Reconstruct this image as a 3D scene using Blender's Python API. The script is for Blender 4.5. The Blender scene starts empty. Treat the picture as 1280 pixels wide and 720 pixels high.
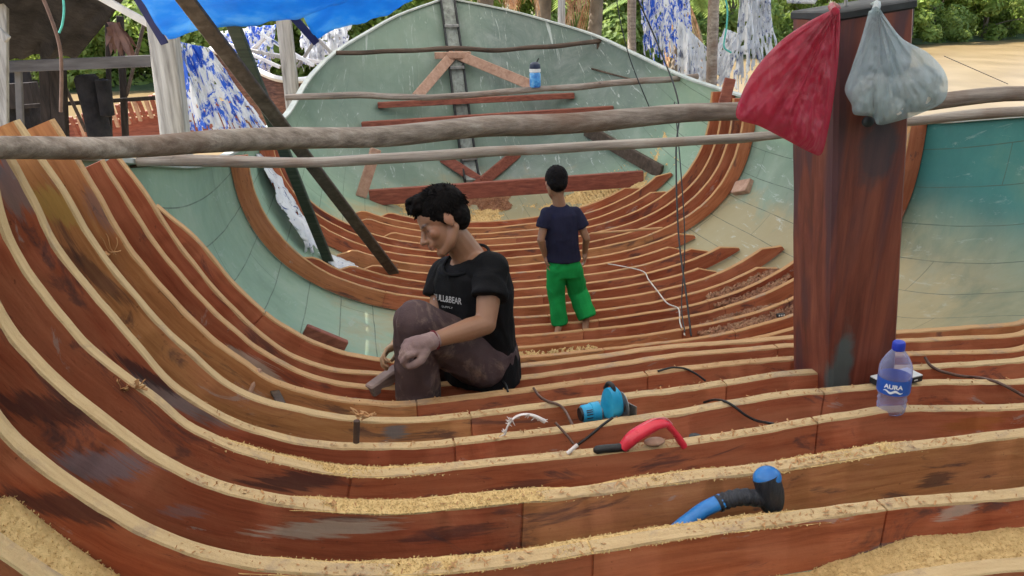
import bpy, bmesh, math, random
import numpy as np
from math import sin, cos, pi, radians, sqrt, atan2
from mathutils import Vector, Matrix, noise
from mathutils.bvhtree import BVHTree
random.seed(7)
SC = bpy.context.scene
COL = SC.collection
# ------------------------------------------------------------------ camera model
F = 960.0; PITCH = radians(19.5); ROLL = radians(1.2); PSI = radians(11.3)
AX = Vector((-sin(PSI), cos(PSI), 0)); LX = Vector((cos(PSI), sin(PSI), 0)); UZ = Vector((0, 0, 1))
C0L = LX.dot(Vector((1.54, 0, 0)))
def ray(px, py):
    x = px-640; y = 360-py
    X = x*cos(ROLL)+y*sin(ROLL); V = -x*sin(ROLL)+y*cos(ROLL)
    return Vector((X, F*cos(PITCH)+V*sin(PITCH), -F*sin(PITCH)+V*cos(PITCH)))
def at(px, py, s):
    d = ray(px, py); return d*(s/AX.dot(d))
def at_y(px, py, y):
    d = ray(px, py); return d*(y/d.y)
def at_z(px, py, z):
    d = ray(px, py); return d*(z/d.z)
def S(s, u, z):                      # boat coordinates: along the keel, across, up
    return AX*s+LX*(u+C0L)+UZ*z
def suz(P): return AX.dot(P), LX.dot(P)-C0L, P.z
# ------------------------------------------------------------------ mesh helpers
def link(o, parent=None):
    COL.objects.link(o)
    if parent: o.parent = parent
    return o
def tag(o, label=None, cat=None, group=None, kind=None):
    if label: o['label'] = label
    if cat: o['category'] = cat
    if group: o['group'] = group
    if kind: o['kind'] = kind
    return o
def empty(name, loc=(0, 0, 0)):
    o = bpy.data.objects.new(name, None); o.empty_display_size = .1
    COL.objects.link(o); o.location = loc; return o
def mesh(name, verts, faces, mats, parent=None, mi=None, uv=None, smooth=35, attr=None):
    me = bpy.data.meshes.new(name)
    me.from_pydata([tuple(v) for v in verts], [], faces)
    if not isinstance(mats, (list, tuple)): mats = [mats]
    for m in mats: me.materials.append(m)
    if mi is not None: me.polygons.foreach_set('material_index', mi)
    if uv is not None:
        l = me.uv_layers.new(name='UVMap')
        for p in me.polygons:
            for k, li in enumerate(p.loop_indices): l.data[li].uv = uv[p.index][k]
    if attr:
        for an, vals in attr.items():
            a_ = me.attributes.new(an, 'FLOAT', 'POINT'); a_.data.foreach_set('value', vals)
    if smooth:
        me.shade_smooth(); me.set_sharp_from_angle(angle=radians(smooth))
    me.validate(); me.update()
    o = bpy.data.objects.new(name, me); COL.objects.link(o)
    if parent:
        o.parent = parent
        o.matrix_parent_inverse = Matrix.Translation(-Vector(parent.location))
    return o
class MB:
    def __init__(s): s.v = []; s.f = []; s.m = []
    def add(s, v, f, m=0):
        b = len(s.v); s.v += [Vector(x) for x in v]; s.f += [tuple(i+b for i in q) for q in f]; s.m += [m]*len(f)
    def box(s, c, X, Y, Z, m=0, ch=0.0):   # centre, half vectors
        c = Vector(c); X = Vector(X); Y = Vector(Y); Z = Vector(Z)
        if ch <= 0:
            v = [c+X*a+Y*b+Z*d for a in (-1, 1) for b in (-1, 1) for d in (-1, 1)]
            s.add(v, [(0, 1, 3, 2), (4, 6, 7, 5), (0, 4, 5, 1), (2, 3, 7, 6), (0, 2, 6, 4), (1, 5, 7, 3)], m); return
        # chamfered: ring profile in XY extruded along Z, ends inset
        x = X.length; y = Y.length; z = Z.length; xn = X/x; yn = Y/y; zn = Z/z; k = min(ch, .4*min(x, y, z))
        pr = [(x-k, y), (-x+k, y), (-x, y-k), (-x, -y+k), (-x+k, -y), (x-k, -y), (x, -y+k), (x, y-k)]
        rings = []
        for zz, q in ((-z, k), (-z+k, 0), (z-k, 0), (z, k)):
            rings.append([c+xn*(a-math.copysign(min(q, abs(a)), a))+yn*(b-math.copysign(min(q, abs(b)), b))+zn*zz for a, b in pr])
        v = [p for r in rings for p in r]; f = []
        for r in range(3):
            for i in range(8):
                j = (i+1) % 8; f.append((r*8+i, r*8+j, r*8+8+j, r*8+8+i))
        f.append(tuple(range(7, -1, -1))); f.append(tuple(range(24, 32)))
        s.add(v, f, m)
    def tube(s, pts, rad, n=10, m=0, caps=True, jit=0.0, flat=1.0, up=None):
        pts = [Vector(p) for p in pts]; N = len(pts)
        if not hasattr(rad, '__len__'): rad = [rad]*N
        t0 = (pts[1]-pts[0]).normalized()
        r_ = up or (Vector((0, 0, 1)) if abs(t0.z) < .9 else Vector((1, 0, 0)))
        X = (r_-t0*r_.dot(t0)).normalized(); v = []
        for i, p in enumerate(pts):
            t = (pts[min(i+1, N-1)]-pts[max(i-1, 0)]).normalized()
            X = (X-t*X.dot(t)).normalized(); Y = t.cross(X)
            for k in range(n):
                a = 2*pi*k/n; r = rad[i]
                if jit: r *= 1+jit*noise.noise(p*3+Vector((cos(a), sin(a), 0))*1.2)
                v.append(p+X*cos(a)*r*flat+Y*sin(a)*r)
        f = [(i*n+k, i*n+(k+1) % n, (i+1)*n+(k+1) % n, (i+1)*n+k) for i in range(N-1) for k in range(n)]
        if caps: f.append(tuple(range(n-1, -1, -1))); f.append(tuple((N-1)*n+k for k in range(n)))
        s.add(v, f, m)
    def ell(s, c, ax, m=0, nu=16, nv=10):   # ax: three half-axis vectors
        c = Vector(c); A, B, C = [Vector(q) for q in ax]; v = [c+C]; 
        for i in range(1, nv):
            th = pi*i/nv
            for k in range(nu):
                ph = 2*pi*k/nu; v.append(c+A*sin(th)*cos(ph)+B*sin(th)*sin(ph)+C*cos(th))
        v.append(c-C); L = len(v)-1; f = []
        for k in range(nu): f.append((0, 1+k, 1+(k+1) % nu)); f.append((L, L-nu+(k+1) % nu, L-nu+k))
        for i in range(nv-2):
            for k in range(nu): a = 1+i*nu; f.append((a+k, a+nu+k, a+nu+(k+1) % nu, a+(k+1) % nu))
        s.add(v, f, m)
    def ball(s, c, r, m=0): s.ell(c, ((r, 0, 0), (0, r, 0), (0, 0, r)), m)
    def caps(s, pts, rad, n=14, m=0):       # limb with round ends
        pts = spline(pts, 5) if len(pts) > 2 else [Vector(pts[0]).lerp(Vector(pts[1]), k/5) for k in range(6)]
        R = np.interp(np.linspace(0, 1, len(pts)), np.linspace(0, 1, len(rad)), rad)
        s.tube(pts, list(R), n, m); s.ball(pts[0], R[0], m); s.ball(pts[-1], R[-1], m)
    def loft(s, rings, m=0):                # rings: (centre, Xhalf, Yhalf)
        n = 20; v = []
        for c, X, Y in rings:
            c = Vector(c)
            for k in range(n):
                a = 2*pi*k/n; v.append(c+Vector(X)*cos(a)+Vector(Y)*sin(a))
        N = len(rings)
        f = [(i*n+k, i*n+(k+1) % n, (i+1)*n+(k+1) % n, (i+1)*n+k) for i in range(N-1) for k in range(n)]
        f.append(tuple(range(n-1, -1, -1))); f.append(tuple((N-1)*n+k for k in range(n)))
        s.add(v, f, m)
    def lathe(s, prof, c, up, m=0, n=28, X=None):
        c = Vector(c); up = Vector(up).normalized(); X = X or up.orthogonal().normalized(); Y = up.cross(X); v = []
        for r, h in prof:
            for k in range(n):
                a = 2*pi*k/n; v.append(c+up*h+(X*cos(a)+Y*sin(a))*r)
        N = len(prof)
        f = [(i*n+k, i*n+(k+1) % n, (i+1)*n+(k+1) % n, (i+1)*n+k) for i in range(N-1) for k in range(n)]
        s.add(v, f, m)
    def build(s, name, mats, parent=None, smooth=35, **k):
        return mesh(name, s.v, s.f, mats, parent, mi=s.m, smooth=smooth, **k)
def spline(pts, n=8):
    P = [Vector(p) for p in pts]; P = [P[0]*2-P[1]]+P+[P[-1]*2-P[-2]]; out = []
    for i in range(1, len(P)-2):
        a, b, c, d = P[i-1:i+3]
        for k in range(n):
            t = k/n
            out.append(.5*((2*b)+(c-a)*t+(2*a-5*b+4*c-d)*t*t+(-a+3*b-3*c+d)*t**3))
    out.append(P[-2]); return out
def remesh(mb, name, mat, voxel, parent=None, smooth=4, disp=None, keep=None):
    me = bpy.data.meshes.new(name); me.from_pydata([tuple(v) for v in mb.v], [], mb.f)
    o = bpy.data.objects.new(name, me); COL.objects.link(o)
    r = o.modifiers.new('r', 'REMESH'); r.mode = 'VOXEL'; r.voxel_size = voxel
    q = o.modifiers.new('s', 'SMOOTH'); q.factor = .5; q.iterations = smooth
    dg = bpy.context.evaluated_depsgraph_get()
    m2 = bpy.data.meshes.new_from_object(o.evaluated_get(dg)); m2.name = name
    bpy.data.objects.remove(o); bpy.data.meshes.remove(me)
    if disp:
        m2.update()
        co = [v.co+v.normal*disp(v.co) for v in m2.vertices]
        for v, c in zip(m2.vertices, co): v.co = c
    m2.materials.clear(); m2.materials.append(mat); m2.shade_smooth()
    o = bpy.data.objects.new(name, m2); COL.objects.link(o)
    if parent:
        o.parent = parent; o.matrix_parent_inverse = Matrix.Translation(-Vector(parent.location))
    return o
# ------------------------------------------------------------------ materials
def nm(name):
    m = bpy.data.materials.new(name); m.use_nodes = True
    return m, m.node_tree, m.node_tree.nodes['Principled BSDF']
class G:
    def __init__(s, t): s.t = t
    def n(s, ty, **k):
        x = s.t.nodes.new(ty)
        for a, b in k.items(): setattr(x, a, b)
        return x
    def coord(s, which='Object', scale=(1, 1, 1), rot=(0, 0, 0)):
        tc = s.n('ShaderNodeTexCoord'); mp = s.n('ShaderNodeMapping')
        mp.inputs['Scale'].default_value = scale; mp.inputs['Rotation'].default_value = rot
        s.t.links.new(tc.outputs[which], mp.inputs[0]); return mp.outputs[0]
    def noise(s, vec, scale, detail=5, rough=.55, dist=0.0):
        x = s.n('ShaderNodeTexNoise'); x.inputs['Scale'].default_value = scale; x.inputs['Detail'].default_value = detail
        x.inputs['Roughness'].default_value = rough; x.inputs['Distortion'].default_value = dist
        s.t.links.new(vec, x.inputs['Vector']); return x.outputs['Fac']
    def ramp(s, fac, stops):
        x = s.n('ShaderNodeValToRGB'); e = x.color_ramp.elements
        while len(e) < len(stops): e.new(.5)
        for q, (p, c) in zip(e, stops):
            q.position = p; q.color = (*c, 1) if hasattr(c, '__len__') else (c, c, c, 1)
        s.t.links.new(fac, x.inputs[0]); return x.outputs[0]
    def mix(s, fac, a, b, mode='MIX'):
        x = s.n('ShaderNodeMix', data_type='RGBA', blend_type=mode)
        for v, i in ((fac, 0), (a, 6), (b, 7)):
            if isinstance(v, bpy.types.NodeSocket): s.t.links.new(v, x.inputs[i])
            elif i == 0: x.inputs[0].default_value = v
            else: x.inputs[i].default_value = (*v, 1)
        return x.outputs[2]
    def math(s, op, a, b=0.0, clamp=False):
        x = s.n('ShaderNodeMath', operation=op, use_clamp=clamp)
        for v, i in ((a, 0), (b, 1)):
            if isinstance(v, bpy.types.NodeSocket): s.t.links.new(v, x.inputs[i])
            else: x.inputs[i].default_value = v
        return x.outputs[0]
    def bump(s, h, strength, dist, bs):
        x = s.n('ShaderNodeBump'); x.inputs['Strength'].default_value = strength; x.inputs['Distance'].default_value = dist
        s.t.links.new(h, x.inputs['Height']); s.t.links.new(x.outputs[0], bs.inputs['Normal']); return x
    def attr(s, name):
        x = s.n('ShaderNodeAttribute'); x.attribute_name = name; return x.outputs['Fac']
    def rnd(s): return s.n('ShaderNodeObjectInfo').outputs['Random']
def simple(name, c1, c2=None, rough=.6, scale=6, bump=.2, bdist=.004, spec=.4, metal=0, stretch=(1, 1, 1), c3=None, coord='Object', trans=0.0, detail=6, emit=None):
    m, t, b = nm(name); g = G(t); v = g.coord(coord, stretch)
    c2 = c2 or tuple(x*.7 for x in c1)
    f = g.noise(v, scale, detail, .6)
    st = [(.3, c2), (.68, c1)] if c3 is None else [(.3, c2), (.5, c1), (.72, c3)]
    t.links.new(g.ramp(f, st), b.inputs['Base Color'])
    r = g.ramp(g.noise(v, scale*1.7), [(.3, max(0, rough-.12)), (.7, min(1, rough+.12))])
    t.links.new(r, b.inputs['Roughness'])
    b.inputs['Specular IOR Level'].default_value = spec; b.inputs['Metallic'].default_value = metal
    if bump: g.bump(g.noise(v, scale*5, 6), bump, bdist, b)
    if trans:
        tr = g.n('ShaderNodeBsdfTranslucent'); t.links.new(g.ramp(f, st), tr.inputs[0])
        mx = g.n('ShaderNodeMixShader'); mx.inputs[0].default_value = trans
        out = t.nodes['Material Output']
        t.links.new(b.outputs[0], mx.inputs[1]); t.links.new(tr.outputs[0], mx.inputs[2]); t.links.new(mx.outputs[0], out.inputs[0])
    return m
LAV = (.23, .175, .20); DRK = (.05, .03, .034); PAL = (.46, .38, .32); YEL = (.46, .30, .09); GRY = (.20, .18, .185)
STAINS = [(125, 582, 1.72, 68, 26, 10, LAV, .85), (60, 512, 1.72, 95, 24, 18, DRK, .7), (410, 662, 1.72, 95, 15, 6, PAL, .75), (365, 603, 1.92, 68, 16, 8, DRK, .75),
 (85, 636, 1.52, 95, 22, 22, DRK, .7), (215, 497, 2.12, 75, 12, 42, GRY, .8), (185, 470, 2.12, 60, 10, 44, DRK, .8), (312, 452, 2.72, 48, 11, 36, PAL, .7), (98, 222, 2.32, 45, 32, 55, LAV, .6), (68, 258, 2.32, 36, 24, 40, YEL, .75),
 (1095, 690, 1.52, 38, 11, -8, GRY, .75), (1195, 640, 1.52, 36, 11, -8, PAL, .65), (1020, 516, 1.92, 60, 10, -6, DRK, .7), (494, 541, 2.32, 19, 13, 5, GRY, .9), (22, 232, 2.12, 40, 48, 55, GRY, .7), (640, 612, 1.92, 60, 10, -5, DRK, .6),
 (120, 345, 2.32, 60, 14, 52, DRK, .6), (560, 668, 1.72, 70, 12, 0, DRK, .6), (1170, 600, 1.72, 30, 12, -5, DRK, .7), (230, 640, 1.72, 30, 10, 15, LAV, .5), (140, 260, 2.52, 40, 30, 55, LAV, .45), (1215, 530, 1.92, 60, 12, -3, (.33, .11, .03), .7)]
def rib_face_mat():
    m, t, b = nm('red_timber'); g = G(t); uv = g.coord('UV'); ob = g.coord('Object')
    rn = g.rnd(); off = g.n('ShaderNodeCombineXYZ'); t.links.new(g.math('MULTIPLY', rn, 37.0), off.inputs[2]); 
    va = g.n('ShaderNodeVectorMath', operation='ADD'); t.links.new(uv, va.inputs[0]); t.links.new(off.outputs[0], va.inputs[1]); v = va.outputs[0]
    mp = g.n('ShaderNodeMapping'); mp.inputs['Scale'].default_value = (1.6, 18, 1); t.links.new(v, mp.inputs[0]); gr = mp.outputs[0]
    mp2 = g.n('ShaderNodeMapping'); mp2.inputs['Scale'].default_value = (1, 3.2, 1); t.links.new(v, mp2.inputs[0]); st = mp2.outputs[0]
    grain = g.noise(gr, 2.5, 7, .65, .4)
    base = g.ramp(grain, [(.28, (.26, .066, .034)), (.5, (.40, .112, .056)), (.75, (.50, .165, .086))])
    # per plank variation (piece value) : dark plum, red, tan
    pc = g.attr('piece')
    tint = g.ramp(pc, [(0, (.62, .52, .52)), (.25, (.85, .80, .80)), (.55, (1.0, .97, .92)), (.8, (1.06, 1.22, 1.15)), (1, (1.12, 1.8, 1.45))])
    base = g.mix(1.0, base, tint, 'MULTIPLY')
    big = g.noise(st, 1.7, 5, .6, .6)
    base = g.mix(g.ramp(big, [(.42, 0), (.7, .6)]), base, (.50, .20, .11))
    dk = g.noise(st, 2.3, 8, .68, 1.2)
    m1 = g.math('MULTIPLY', g.ramp(dk, [(.56, 0), (.63, 1)]), g.ramp(grain, [(.25, 1), (.75, .55)]))
    base = g.mix(g.math('MULTIPLY', m1, .8), base, (.062, .045, .052))
    mp3 = g.n('ShaderNodeMapping'); mp3.inputs['Location'].default_value = (9, 4, 0); mp3.inputs['Scale'].default_value = (1, 2.6, 1); t.links.new(v, mp3.inputs[0])
    pl = g.noise(mp3.outputs[0], 2.6, 8, .7, 1.5)
    base = g.mix(g.math('MULTIPLY', g.ramp(pl, [(.625, 0), (.665, 1)]), .55), base, (.42, .35, .33))
    sp = g.noise(uv, 45, 3, .5)
    base = g.mix(g.ramp(sp, [(.68, 0), (.74, .6)]), base, (.09, .035, .025))
    lg = g.noise(gr, 7, 4, .7)
    base = g.mix(g.ramp(lg, [(.62, 0), (.72, .45)]), base, (.13, .045, .03))
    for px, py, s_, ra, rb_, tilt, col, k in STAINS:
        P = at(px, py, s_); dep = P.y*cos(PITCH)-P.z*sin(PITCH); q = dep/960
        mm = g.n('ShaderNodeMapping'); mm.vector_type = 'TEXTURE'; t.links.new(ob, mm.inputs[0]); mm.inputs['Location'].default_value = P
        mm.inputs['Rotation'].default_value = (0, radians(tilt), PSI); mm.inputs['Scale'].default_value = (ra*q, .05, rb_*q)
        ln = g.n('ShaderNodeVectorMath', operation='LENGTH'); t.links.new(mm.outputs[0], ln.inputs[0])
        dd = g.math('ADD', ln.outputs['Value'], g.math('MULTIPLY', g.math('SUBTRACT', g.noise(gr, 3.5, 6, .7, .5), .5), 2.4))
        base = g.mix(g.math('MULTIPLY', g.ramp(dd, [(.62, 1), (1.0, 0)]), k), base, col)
    t.links.new(base, b.inputs['Base Color'])
    t.links.new(g.ramp(big, [(.3, .5), (.7, .78)]), b.inputs['Roughness']); b.inputs['Specular IOR Level'].default_value = .14
    h = g.math('ADD', g.math('MULTIPLY', grain, .7), g.math('MULTIPLY', g.noise(ob, 60, 4), .5))
    g.bump(h, .35, .006, b); return m
def rib_top_mat():
    m, t, b = nm('pale_planed_edge'); g = G(t); uv = g.coord('UV'); ob = g.coord('Object')
    mp = g.n('ShaderNodeMapping'); mp.inputs['Scale'].default_value = (2, 14, 1); t.links.new(uv, mp.inputs[0])
    grain = g.noise(mp.outputs[0], 4, 7, .6)
    base = g.ramp(grain, [(.2, (.46, .31, .165)), (.55, (.56, .40, .22)), (.85, (.63, .47, .28))])
    near = g.attr('fresh')
    base = g.mix(near, g.mix(1.0, base, (.86, .66, .56), 'MULTIPLY'), base)
    dirt = g.noise(ob, 5, 8, .7, .6)
    base = g.mix(g.ramp(dirt, [(.54, 0), (.68, .75)]), base, (.30, .22, .17))
    t.links.new(base, b.inputs['Base Color']); b.inputs['Roughness'].default_value = .8; b.inputs['Specular IOR Level'].default_value = .2
    g.bump(g.math('ADD', g.noise(ob, 80, 6, .7), g.math('MULTIPLY', g.noise(ob, 18, 5), 1.2)), .8, .007, b); return m
def hull_mat():
    m, t, b = nm('green_painted_planking'); g = G(t); uv = g.coord('UV'); ob = g.coord('Object')
    big = g.noise(ob, 1.1, 6, .6, .4); fine = g.noise(ob, 9, 8, .65)
    col = g.ramp(big, [(.3, (.165, .26, .185)), (.5, (.235, .345, .25)), (.7, (.31, .40, .30))])
    teal = g.ramp(big, [(.3, (.022, .115, .115)), (.55, (.04, .17, .16)), (.75, (.10, .21, .16))])
    col = g.mix(g.attr('teal'), col, teal)
    col = g.mix(g.math('MULTIPLY', g.attr('olive'), .8), col, g.ramp(g.noise(ob, 2.6, 7, .65, .5), [(.35, (.15, .145, .09)), (.55, (.26, .21, .12)), (.70, (.26, .24, .17)), (.76, (.46, .47, .44))]))
    grey = g.ramp(g.noise(ob, 2.2, 8, .7, .8), [(.3, (.08, .115, .10)), (.5, (.145, .185, .165)), (.72, (.27, .30, .285))])
    col = g.mix(g.math('MULTIPLY', g.attr('worn'), g.ramp(g.noise(ob, .8, 7, .65), [(.3, .45), (.6, 1)])), col, grey)
    # dust of sawing lying low in the hull
    dn = g.math('ADD', g.attr('dust'), g.math('MULTIPLY', g.math('SUBTRACT', g.noise(ob, 3.2, 8, .7, .5), .5), 1.3))
    col = g.mix(g.math('MULTIPLY', g.ramp(dn, [(.35, 0), (.75, 1)]), .8), col, (.36, .285, .155))
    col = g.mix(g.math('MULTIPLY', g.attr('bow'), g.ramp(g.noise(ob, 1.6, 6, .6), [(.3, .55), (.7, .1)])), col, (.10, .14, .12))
    sc = g.noise(g.coord('UV', (1.1, 3.2, 1)), 3.1, 9, .75, 1.0)
    col = g.mix(g.math('MULTIPLY', g.ramp(sc, [(.585, 0), (.63, 1)]), g.math('ADD', g.math('MULTIPLY', g.attr('worn'), .5), .18)), col, (.52, .56, .55))
    col = g.mix(g.ramp(fine, [(.66, 0), (.76, .5)]), col, (.09, .13, .11))
    # seams between planks and butt joints
    sx = g.n('ShaderNodeSeparateXYZ'); t.links.new(uv, sx.inputs[0])
    wob = g.math('MULTIPLY', g.noise(uv, 1.2, 2), .03)
    yy = g.math('FRACT', g.math('MULTIPLY', g.math('ADD', sx.outputs[1], wob), 1/.27))
    row = g.math('FLOOR', g.math('MULTIPLY', g.math('ADD', sx.outputs[1], wob), 1/.27))
    seam = g.math('LESS_THAN', yy, .028)
    xx = g.math('FRACT', g.math('ADD', g.math('MULTIPLY', sx.outputs[0], 1/2.1), g.math('MULTIPLY', row, .37)))
    butt = g.math('LESS_THAN', xx, .0035)
    sm = g.math('MULTIPLY', g.math('MAXIMUM', seam, butt), g.ramp(g.noise(ob, 6, 3), [(.3, .45), (.6, 1)]))
    sm = g.math('MULTIPLY', sm, g.math('SUBTRACT', 1.0, g.math('MULTIPLY', g.attr('bow'), .75)))
    col = g.mix(g.math('MULTIPLY', sm, .75), col, (.05, .075, .06))
    t.links.new(col, b.inputs['Base Color'])
    rg = g.math('SUBTRACT', g.ramp(fine, [(.3, .5), (.7, .68)]), g.math('MULTIPLY', g.attr('bow'), .22)); t.links.new(rg, b.inputs['Roughness'])
    b.inputs['Specular IOR Level'].default_value = .32
    g.bump(g.math('SUBTRACT', g.math('MULTIPLY', g.noise(ob, 4, 8, .6), 1.0), g.math('MULTIPLY', sm, .4)), .4, .012, b)
    return m
def bark_mat(name, cols, sc=7):
    m, t, b = nm(name); g = G(t); ob = g.coord('Object', (1, 1, 1), (0, 0, -PSI))
    mp = g.n('ShaderNodeMapping'); mp.inputs['Scale'].default_value = (.8, 14, 14); t.links.new(ob, mp.inputs[0])
    n1 = g.noise(mp.outputs[0], sc/3, 8, .7, .08); n2 = g.noise(ob, 3, 6, .6)
    c = g.ramp(n1, [(.3, cols[0]), (.5, cols[1]), (.72, cols[2])])
    c = g.mix(g.ramp(n2, [(.5, 0), (.66, .6)]), c, cols[3])
    kn = g.noise(ob, 11, 3, .5); c = g.mix(g.ramp(kn, [(.70, 0), (.76, .8)]), c, (.06, .045, .04))
    t.links.new(c, b.inputs['Base Color']); b.inputs['Roughness'].default_value = .85; b.inputs['Specular IOR Level'].default_value = .2
    g.bump(n1, .7, .012, b); return m
M = {}
M['rib'] = rib_face_mat(); M['edge'] = rib_top_mat(); M['hull'] = hull_mat()
M['log'] = bark_mat('weathered_pole', [(.11, .085, .072), (.25, .205, .175), (.40, .35, .31), (.17, .10, .07)])
M['log2'] = bark_mat('pale_weathered_pole', [(.17, .14, .12), (.34, .29, .25), (.52, .47, .42), (.22, .15, .11)])
M['darkpole'] = bark_mat('dark_pole', [(.05, .035, .028), (.10, .07, .055), (.17, .13, .10), (.04, .03, .025)])
M['greypost'] = simple('grey_weathered_post', (.33, .32, .31), (.17, .16, .155), .85, 2, .5, .01, .15, stretch=(14, 14, 1), c3=(.46, .45, .44))
M['dark'] = simple('dark_old_timber', (.045, .036, .033), (.015, .013, .013), .85, 3, .5, .01, .15, stretch=(6, 6, 1))
# ------------------------------------------------------------------ hull form (stations along the keel)
#      sK   zK    sR   uR   zR    sL   uL   zL    pR   pL
HT = [(-1.2,-1.44,-1.2,2.15,-.05,-1.2,2.15,-.05,3.2,3.2),
 (.8,-1.46,.8,2.38,-.16,.8,2.38,-.16,3.5,3.5),
 (1.9,-1.45,1.9,2.46,-.28,1.9,2.46,-.28,3.5,3.5),
 (2.9,-1.62,2.9,2.48,-.44,2.9,2.46,-.44,3.3,3.3),
 (4.0,-2.12,4.0,2.48,-.64,4.0,2.46,-.66,3.0,2.9),
 (5.0,-2.36,5.0,2.48,-.80,5.0,2.46,-.84,2.9,2.6),
 (6.0,-2.42,6.0,2.48,-.84,6.0,2.44,-.94,2.8,2.5),
 (7.2,-2.42,7.2,2.48,-.85,7.2,2.40,-.99,2.8,2.35),
 (8.4,-2.40,8.4,2.44,-.78,8.4,2.32,-1.02,2.5,2.1),
 (9.2,-2.33,9.2,2.38,-.69,9.3,2.22,-1.0,2.2,1.9),
 (9.9,-2.2,10.1,2.2,-.50,10.2,2.0,-.70,1.8,1.65),
 (10.35,-2.0,10.8,1.88,-.28,10.8,1.66,-.42,1.5,1.4),
 (10.95,-1.25,11.3,1.36,-.09,11.3,1.18,-.17,1.3,1.25),
 (11.45,-.50,11.65,.80,.08,11.65,.72,.04,1.15,1.15),
 (12.0,.22,12.0,.03,.25,12.0,.03,.25,1.0,1.0)]
HTn = np.array(HT)
def row(v):
    i = int(min(max(math.floor(v), 0), len(HT)-2)); t = v-i
    a = HTn[max(i-1, 0)]; b = HTn[i]; c = HTn[i+1]; d = HTn[min(i+2, len(HT)-1)]
    return .5*((2*b)+(c-a)*t+(2*a-5*b+4*c-d)*t*t+(-a+3*b-3*c+d)*t**3)
def v_of_s(s):
    vs = np.linspace(0, 9, 181); ss = [row(x)[0] for x in vs]
    return float(np.interp(s, ss, vs))
def hp(R, side, ph, inset=0.0):        # side +1 right, -1 left; ph 0 keel .. pi/2 sheer
    if side > 0: sS, uS, zS, p = R[2], R[3], R[4], R[8]
    else: sS, uS, zS, p = R[5], R[6], R[7], R[9]
    B = uS-inset; zk = R[1]+inset
    fu = sin(ph)**(2/p); fz = cos(ph)**(2/p)
    return Vector((R[0]+(sS-R[0])*fu, side*B*fu, zS-(zS-zk)*fz))
def prof(s, inset, n=40):              # inner profile, left sheer to right sheer: list of (u,z)
    R = row(v_of_s(s)); out = []
    for k in range(n, 0, -1): q = hp(R, -1, pi/2*ph_w(k/n), inset); out.append((q.y, q.z))
    for k in range(0, n+1): q = hp(R, 1, pi/2*ph_w(k/n), inset); out.append((q.y, q.z))
    return out
def ph_w(t): return t*.7+.3*t*t
boat = empty('boat', S(5, 0, -2.3)); bpy.context.view_layer.update()
tag(boat, 'unfinished wooden boat with green planked inside, curved red timber ribs and pointed bow', 'boat')
def build_hull():
    NV = 200; NP = 44; V = []; uvs = []; worn = []; dust = []; teal = []; bow = []; olive = []
    for out in (0, 1):
        for i in range(NV+1):
            v = (len(HT)-1)*i/NV; R = row(v)
            rowp = []
            for k in range(-NP, NP+1):
                sd = 1 if k >= 0 else -1
                q = hp(R, sd, pi/2*ph_w(abs(k)/NP), 0 if not out else -.035)
                if out and v > 9: q.x += .03*min(1, (v-9)/3)
                rowp.append(q)
            g = [0]*(2*NP+1)
            for k in range(NP+1, 2*NP+1): g[k] = g[k-1]+(rowp[k]-rowp[k-1]).length
            for k in range(NP-1, -1, -1): g[k] = g[k+1]+(rowp[k+1]-rowp[k]).length
            for k, q in enumerate(rowp):
                P = S(*q); P += Vector((0, 0, .006*noise.noise(P*.9)));
                V.append(P); uvs.append((q.x+max(0, v-9)*.0, g[k] if k >= NP else g[k]+.11))
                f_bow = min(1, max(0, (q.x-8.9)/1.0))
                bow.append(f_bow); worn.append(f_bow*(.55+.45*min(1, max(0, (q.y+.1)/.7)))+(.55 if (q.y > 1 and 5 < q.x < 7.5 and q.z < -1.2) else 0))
                olive.append(min(1, max(0, (q.y-1.0)/.5))*min(1, max(0, (6.8-q.x)/1.2))*min(1, max(0, (-1.15-q.z)/.45)))
                dust.append(min(1, max(0, (-1.62+max(0, min(.45, 2.8-q.x))-q.z-(.1 if q.x > 9 else 0))/.7))-(.35 if q.y < 0 and q.x < 7 else 0)+(min(1, max(0, (-1.45-q.z)/.3))*.45 if (q.y > .8 and q.x < 7.5) else 0))
                teal.append(min(1, max(0, (q.y-1.6)/.5))*min(1, max(0, (6.6-q.x)/1.2))*min(1, max(0, (q.z+1.75)/.5)))
    W = 2*NP+1; H = (NV+1)*W; faces = []; fuv = []
    for o in (0, 1):
        for i in range(NV):
            for k in range(W-1):
                a = o*H+i*W+k; f = (a, a+W, a+W+1, a+1) if o == 0 else (a, a+1, a+W+1, a+W)
                faces.append(f); fuv.append([uvs[j] for j in f])
    for i in range(NV):
        for k in (0, W-1):
            a = i*W+k; f = (a, a+W, a+W+H, a+H)
            if k: f = f[::-1]
            faces.append(f); fuv.append([uvs[j] for j in f])
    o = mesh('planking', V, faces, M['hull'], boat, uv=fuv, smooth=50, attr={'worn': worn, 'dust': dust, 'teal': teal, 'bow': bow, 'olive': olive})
    return o, BVHTree.FromPolygons(V, faces)
hull, HB = build_hull()
def hit(px, py, bvh=None):
    d = ray(px, py).normalized(); r = (bvh or HB).ray_cast(Vector((0, 0, 0)), d)
    return r[0]
def resample(pts, ds):
    d = [0]
    for a, b in zip(pts, pts[1:]): d.append(d[-1]+math.hypot(b[0]-a[0], b[1]-a[1]))
    n = max(3, int(d[-1]/ds)); t = np.linspace(0, d[-1], n)
    return list(zip(np.interp(t, d, [p[0] for p in pts]), np.interp(t, d, [p[1] for p in pts]))), t
def smooth2(pts, it=3):
    pts = list(pts)
    for _ in range(it):
        pts = [pts[0]]+[((a[0]+2*b[0]+c[0])/4, (a[1]+2*b[1]+c[1])/4) for a, b, c in zip(pts, pts[1:], pts[2:])]+[pts[-1]]
    return pts
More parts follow.
